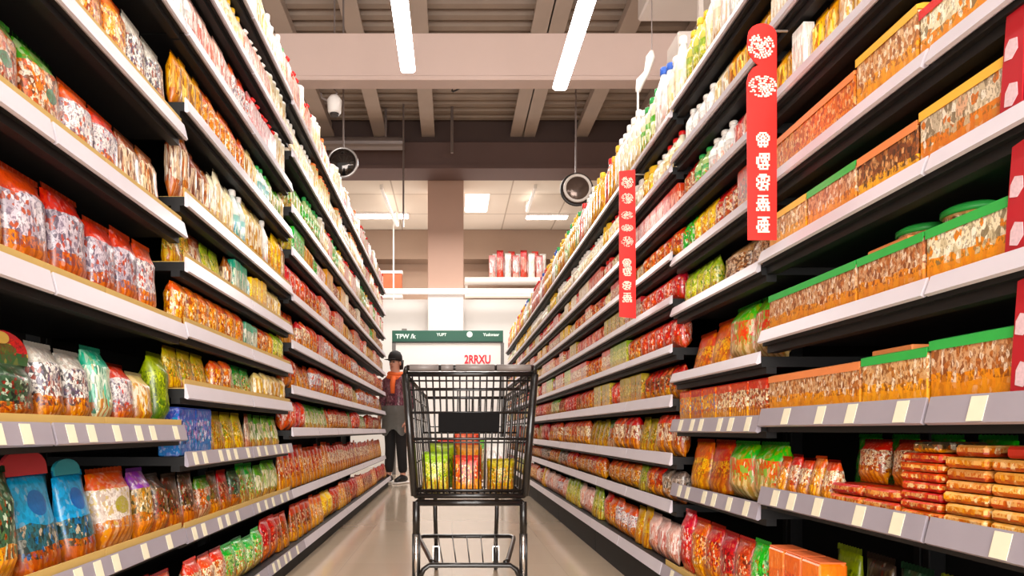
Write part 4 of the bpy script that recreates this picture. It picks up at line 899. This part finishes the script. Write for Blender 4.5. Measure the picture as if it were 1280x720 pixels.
bm = BM(); tube(bm, [(0, 0, .21), (.03, 0, .24), (0, 0, .27), (0, 0, 2.12)], .01); tube(bm, [(-.06, 0, .14), (-.14, 0, .18), (-.16, 0, .24)], .014); mesh_obj('bracket', bm, M_PIPE, cam_r)
bm = BM(); lathe(bm, [(.045, -.02), (.055, -.001)], 14); mesh_obj('lens_ring', bm, M_DK, cam_r)
bm = BM(); tube(bm, [(-.85, 11.2, 6.46), (-.85, 11.2, 5.2), (-.85, 11.2, 4.3)], .018); tag(mesh_obj('hanging_rod', bm, M_PIPE), 'thin pale rod hanging left of the column', 'rod')
bm = BM(); tube(bm, [(.0, 11.3, 6.46), (.0, 11.3, 5.65)], .03); tag(mesh_obj('hanging_rod', bm, M_PIPE), 'short thick rod hanging in front of the dark beam', 'rod')
bm = BM(); tube(bm, [(-1.4, 12.7, 5.6195), (-1.4, 12.7, 5.56), (-1.24, 14.2, 5.3), (-1.22, 14.25, 5.3), (-1.22, 14.25, 5.6195)], .035); bmesh.ops.translate(bm, verts=bm.verts[:], vec=-lampL.location); mesh_obj('slanted_track', bm, M_WH, lampL)
bm = BM(); tube(bm, [(-1.37, 15.0, 5.622), (-1.37, 15.0, 3.5)], .02); tag(mesh_obj('hanging_rod', bm, M_WH), 'thin white rod hanging from the back ceiling at far left', 'rod')
bm = BM(); tube(bm, [(1.65, 12.7, 5.6195), (1.65, 12.7, 5.57), (1.6, 13.6, 5.4), (1.601, 13.601, 5.6195)], .035); bmesh.ops.translate(bm, verts=bm.verts[:], vec=-lampR.location); mesh_obj('slanted_track', bm, M_WH, lampR)
bm = BM(); pts = [(-.12+.35*t+.05*math.sin(9*t), 9.4, 5.9-.35*math.sin(t*PI*.5)+.57*(t**3)) for t in [i/10 for i in range(11)]]; pts = [(-.12, 9.4, 6.5)]+pts+[(.3, 9.4, 6.5)]; tube(bm, pts, .012)
tag(mesh_obj('cable', bm, M_DK), 'dark looped cable hanging below the ceiling joists', 'cable')
rp = thing('hanging_rope', 'white rope with a white knot hanging above the right shelves', 'rope', (1.47, 5.06, 2.45))
bm = BM(); tube(bm, [(0, 0, .02), (0, 0, 1.05)], .008); mesh_obj('rope', bm, M_WH, rp)
bm = BM(); tube(bm, [(0, 0, .98), (.02, 0, 1.06), (.07, 0, 1.13), (.1, 0, 1.25), (.11, 0, 1.3)], [.02, .035, .022, .036, .012], 8); mesh_obj('knot', bm, M_WH, rp, True)
bm = BM(); tube(bm, [(.11, 0, 1.3), (.11, 0, 6.47-2.45)], .004); mesh_obj('wire', bm, M_PIPE, rp)
bm = BM(); box(bm, 2.0, 2.95, 2.0, 6.9, 5.15, 5.6, .02); tag(mesh_obj('air_duct', bm, plain('duct_white', '#D8CFC8', .5, var=.04, scale=2)), 'pale boxed air duct running above the right shelves', 'duct')
bm = BM(); box(bm, 1.98, 2.5, 5.6, 5.9, 3.72, 4.25, .01); box(bm, 2.2, 2.24, 5.7, 5.74, 4.25, 5.149); tag(mesh_obj('hanging_board', bm, plain('board_white', '#CFC4BC', .6, var=.05)), 'plain pale board hanging over the right bottles', 'board')

# ------------------------------------------------------------------ person at the far end of the left shelves
def skin_mesh(name, verts, edges, radii, mat, parent, root=0, levels=2):
    me = bpy.data.meshes.new(name); me.from_pydata(verts, edges, []); o = bpy.data.objects.new(name, me); C.objects.link(o)
    bpy.context.view_layer.update()
    sk = o.modifiers.new('s', 'SKIN'); sk.use_smooth_shade = True
    if not me.skin_vertices: bpy.context.view_layer.objects.active = o
    for i, v in enumerate(me.skin_vertices[0].data):
        r = radii[i]; v.radius = r if isinstance(r, tuple) else (r, r); v.use_root = (i == root)
    o.modifiers.new('ss', 'SUBSURF').levels = levels
    bpy.context.view_layer.update()
    nm = bpy.data.meshes.new_from_object(o.evaluated_get(bpy.context.evaluated_depsgraph_get())); bpy.data.objects.remove(o)
    nm.materials.clear(); nm.materials.append(mat)
    for p in nm.polygons: p.use_smooth = True
    n = bpy.data.objects.new(name, nm); C.objects.link(n); n.parent = parent
    return n
def person():
    r = thing('person', 'person in dark cap, orange scarf, maroon shirt and black trousers past left shelves', 'person', (-.80, 9.12, 0), -.5)
    SK = plain('skin', '#C99078', .5); 
    V = [(0, 0, .98), (0, .01, 1.15), (0, 0, 1.38), (0, 0, 1.5), (0, -.01, 1.58), (0, -.02, 1.67), (0, -.02, 1.77)]
    R = [(.15, .11), (.14, .1), (.17, .11), (.08, .07), .055, (.075, .09), (.07, .085)]
    E = [(0, 1), (1, 2), (2, 3), (3, 4), (4, 5), (5, 6)]
    for s in (-1, 1):
        b = len(V)
        V += [(s*.19, 0, 1.43), (s*.245, .03, 1.16), (s*.235, -.07, .92), (s*.235, -.09, .84)]; R += [.06, .045, .034, (.036, .022)]
        E += [(3, b), (b, b+1), (b+1, b+2), (b+2, b+3)]
        for k, (dy, ln) in enumerate(((-.03, .075), (-.01, .085), (.01, .08), (.028, .065))):
            f = len(V); V += [(s*.235, -.09+dy, .80), (s*.23, -.1+dy, .80-ln)]; R += [.0095, .008]; E += [(b+3, f), (f, f+1)]
        f = len(V); V += [(s*.215, -.135, .835), (s*.21, -.155, .79)]; R += [.011, .009]; E += [(b+3, f), (f, f+1)]
        l = len(V); V += [(s*.1, 0, .9), (s*.105, -.02*s, .5), (s*.11, .02*s, .1), (s*.115, -.1+.02*s, .05)]; R += [.085, .06, .042, .035]
        E += [(0, l), (l, l+1), (l+1, l+2), (l+2, l+3)]
    skin_mesh('body', V, E, R, SK, r)
    # trousers, shirt, scarf
    TV = [(0, 0, 1.06), (0, 0, .97)]; TR = [(.165, .125), (.17, .13)]; TE = [(0, 1)]
    for s in (-1, 1):
        l = len(TV); TV += [(s*.1, 0, .86), (s*.106, -.02*s, .5), (s*.11, .02*s, .13)]; TR += [.102, .08, .068]; TE += [(1, l), (l, l+1), (l+1, l+2)]
    skin_mesh('trousers', TV, TE, TR, plain('black_trousers', '#1A1819', .8, var=.2), r)
    SV = [(0, 0, .9), (0, .01, 1.15), (0, 0, 1.38), (0, 0, 1.5)]; SR = [(.19, .15), (.158, .12), (.185, .125), (.1, .085)]; SE = [(0, 1), (1, 2), (2, 3)]
    for s in (-1, 1):
        b = len(SV); SV += [(s*.195, 0, 1.43), (s*.247, .03, 1.16), (s*.237, -.06, .96)]; SR += [.075, .06, .05]; SE += [(3, b), (b, b+1), (b+1, b+2)]
    skin_mesh('shirt', SV, SE, SR, pack_mat('maroon_shirt', '#6A3A42', '#7A4650', '#5E323A', ['#3A1E26', '#B08A8E', '#8A525C', '#A06A70'], sp=30, spk=.5, strip=None, rough=.8), r)
    bm = BM(); 
    for zz, rr in ((1.5, .105), (1.545, .092)): tube(bm, [(rr*math.cos(2*PI*k/16), .82*rr*math.sin(2*PI*k/16)-.01, zz+.012*math.sin(4*PI*k/16)) for k in range(16)], .034, 8, True)
    tube(bm, [(.03, -.1, 1.5), (.045, -.15, 1.42), (.05, -.155, 1.27)], [.04, .04, .03], 8); mesh_obj('scarf', bm, plain('orange_scarf', '#E8692E', .8, var=.15), r, True)
    # cap, hair, face
    bm = BM(); lathe(bm, [(.098, 1.74), (.104, 1.76), (.1, 1.81), (.075, 1.86), (.03, 1.885)], 18, (0, -.015, 0))
    box(bm, -.07, .07, -.19, -.1, 1.742, 1.752, .004); mesh_obj('cap', bm, plain('dark_cap', '#1C1716', .8), r, True)
    bm = BM()
    for k in range(9):
        a = PI*k/8; tube(bm, [(.088*math.cos(a), .01+.085*math.sin(a), 1.75), (.086*math.cos(a), .012+.085*math.sin(a), 1.62)], [.022, .015], 6)
    mesh_obj('hair', bm, plain('dark_hair', '#221814', .7), r, True)
    for s in (-1, 1):
        bm = BM(); bmesh.ops.create_uvsphere(bm, u_segments=10, v_segments=6, radius=.012, matrix=Matrix.Translation((s*.032, -.098, 1.715))); mesh_obj('eye', bm, plain('eye_dark', '#241A16', .3), r, True)
        bm = BM(); bmesh.ops.create_uvsphere(bm, u_segments=10, v_segments=6, radius=.026, matrix=Matrix.Translation((s*.085, -.015, 1.7)) @ Matrix.Diagonal((.4, .8, 1.2, 1))); mesh_obj('ear', bm, SK, r, True)
    bm = BM(); tube(bm, [(0, -.1, 1.72), (0, -.125, 1.69), (0, -.108, 1.68)], [.008, .015, .012], 8); mesh_obj('nose', bm, SK, r, True)
    bm = BM(); tube(bm, [(-.025, -.104, 1.645), (0, -.112, 1.643), (.025, -.104, 1.645)], [.004, .007, .004], 6); mesh_obj('mouth', bm, plain('lips', '#A05A50', .5), r, True)
    for s in (-1, 1):
        bm = BM(); y = -.045+.02*s
        tube(bm, [(s*.11, y+.1, .06), (s*.112, y+.02, .075), (s*.115, y-.08, .055), (s*.117, y-.15, .045)], [.045, .055, .045, .03], 10)
        for v in bm.verts: v.co.z = max(v.co.z, .026)
        sh = mesh_obj('shoe', bm, plain('black_shoe', '#191717', .5), r, True)
        bm = BM(); box(bm, s*.115-.052, s*.115+.052, y-.185, y+.15, .001, .026, .01); tag(mesh_obj('sole', bm, plain('white_sole', '#E8E2DC', .6), sh), 'white shoe sole')
    bm = BM(); seg = 28; rings = []                       # grey jacket tied round the waist, hanging lower at the back
    for kk, (zz, rx, ry) in enumerate(((1.1, .185, .15), (1.07, .2, .165), (.98, .205, .17), (.85, .215, .175), (.72, .215, .18))):
        rings.append([bm.verts.new((-(rx+.008*math.sin(a*9+kk))*math.cos(a), (ry+.008*math.sin(a*9+kk))*math.sin(a), zz-(.05*kk/4*math.cos(a*5)))) for a in [PI*1.45*q/seg+1.9 for q in range(seg+1)]])
    for A, B in zip(rings, rings[1:]):
        for q in range(seg): bm.faces.new((A[q], A[q+1], B[q+1], B[q]))
    bmesh.ops.solidify(bm, geom=bm.faces[:], thickness=.012)
    mesh_obj('waist_jacket', bm, plain('grey_jacket', '#8C8882', .8, var=.2, scale=14), r, True)
person()

# ------------------------------------------------------------------ light and camera
def area(name, loc, rot, sx, sy, e, c=(1, .95, .9)):
    l = bpy.data.lights.new(name, 'AREA'); l.shape = 'RECTANGLE'; l.size = sx; l.size_y = sy; l.energy = e; l.color = c
    o = bpy.data.objects.new(name, l); C.objects.link(o); o.location = loc; o.rotation_euler = rot; return o
area('front_fill', (0, -3.2, 2.2), (math.radians(84), 0, 0), 5, 3.4, 560)  # unseen fill added behind the camera to brighten the shelves
area('back_fill', (0, 13.7, 5.5), (math.radians(-12), 0, 0), 5, 1.4, 130)  # added area fill for the back, not one of the ceiling lights
area('back_fill_up', (0, 14.3, 3.0), (PI, 0, 0), 5, 1.5, 42)  # unseen fill added behind the partition to brighten the back ceiling
area('end_aisle_fill', (0, 9.8, 4.6), (0, 0, 0), 2.4, 2.2, 190)  # added fill over the aisle end, no fixture hangs there
w = bpy.data.worlds.new('world'); bpy.context.scene.world = w; w.use_nodes = True
w.node_tree.nodes['Background'].inputs[0].default_value = (1, .95, .9, 1); w.node_tree.nodes['Background'].inputs[1].default_value = .6
cam = bpy.data.cameras.new('camera'); co = bpy.data.objects.new('camera', cam); C.objects.link(co)
co.location = (0, 0, CAMZ); co.rotation_euler = (PI/2, 0, 0); cam.sensor_width = 36; cam.lens = 36*F/1280
cam.shift_x = (640-VX)/1280; cam.shift_y = (VY-360)/1280; cam.clip_start = .05
bpy.context.scene.camera = co
vs = bpy.context.scene.view_settings; vs.view_transform = 'Standard'; vs.look = 'None'; vs.exposure = .34
print('COUNT', COUNT, sum(COUNT.values()))
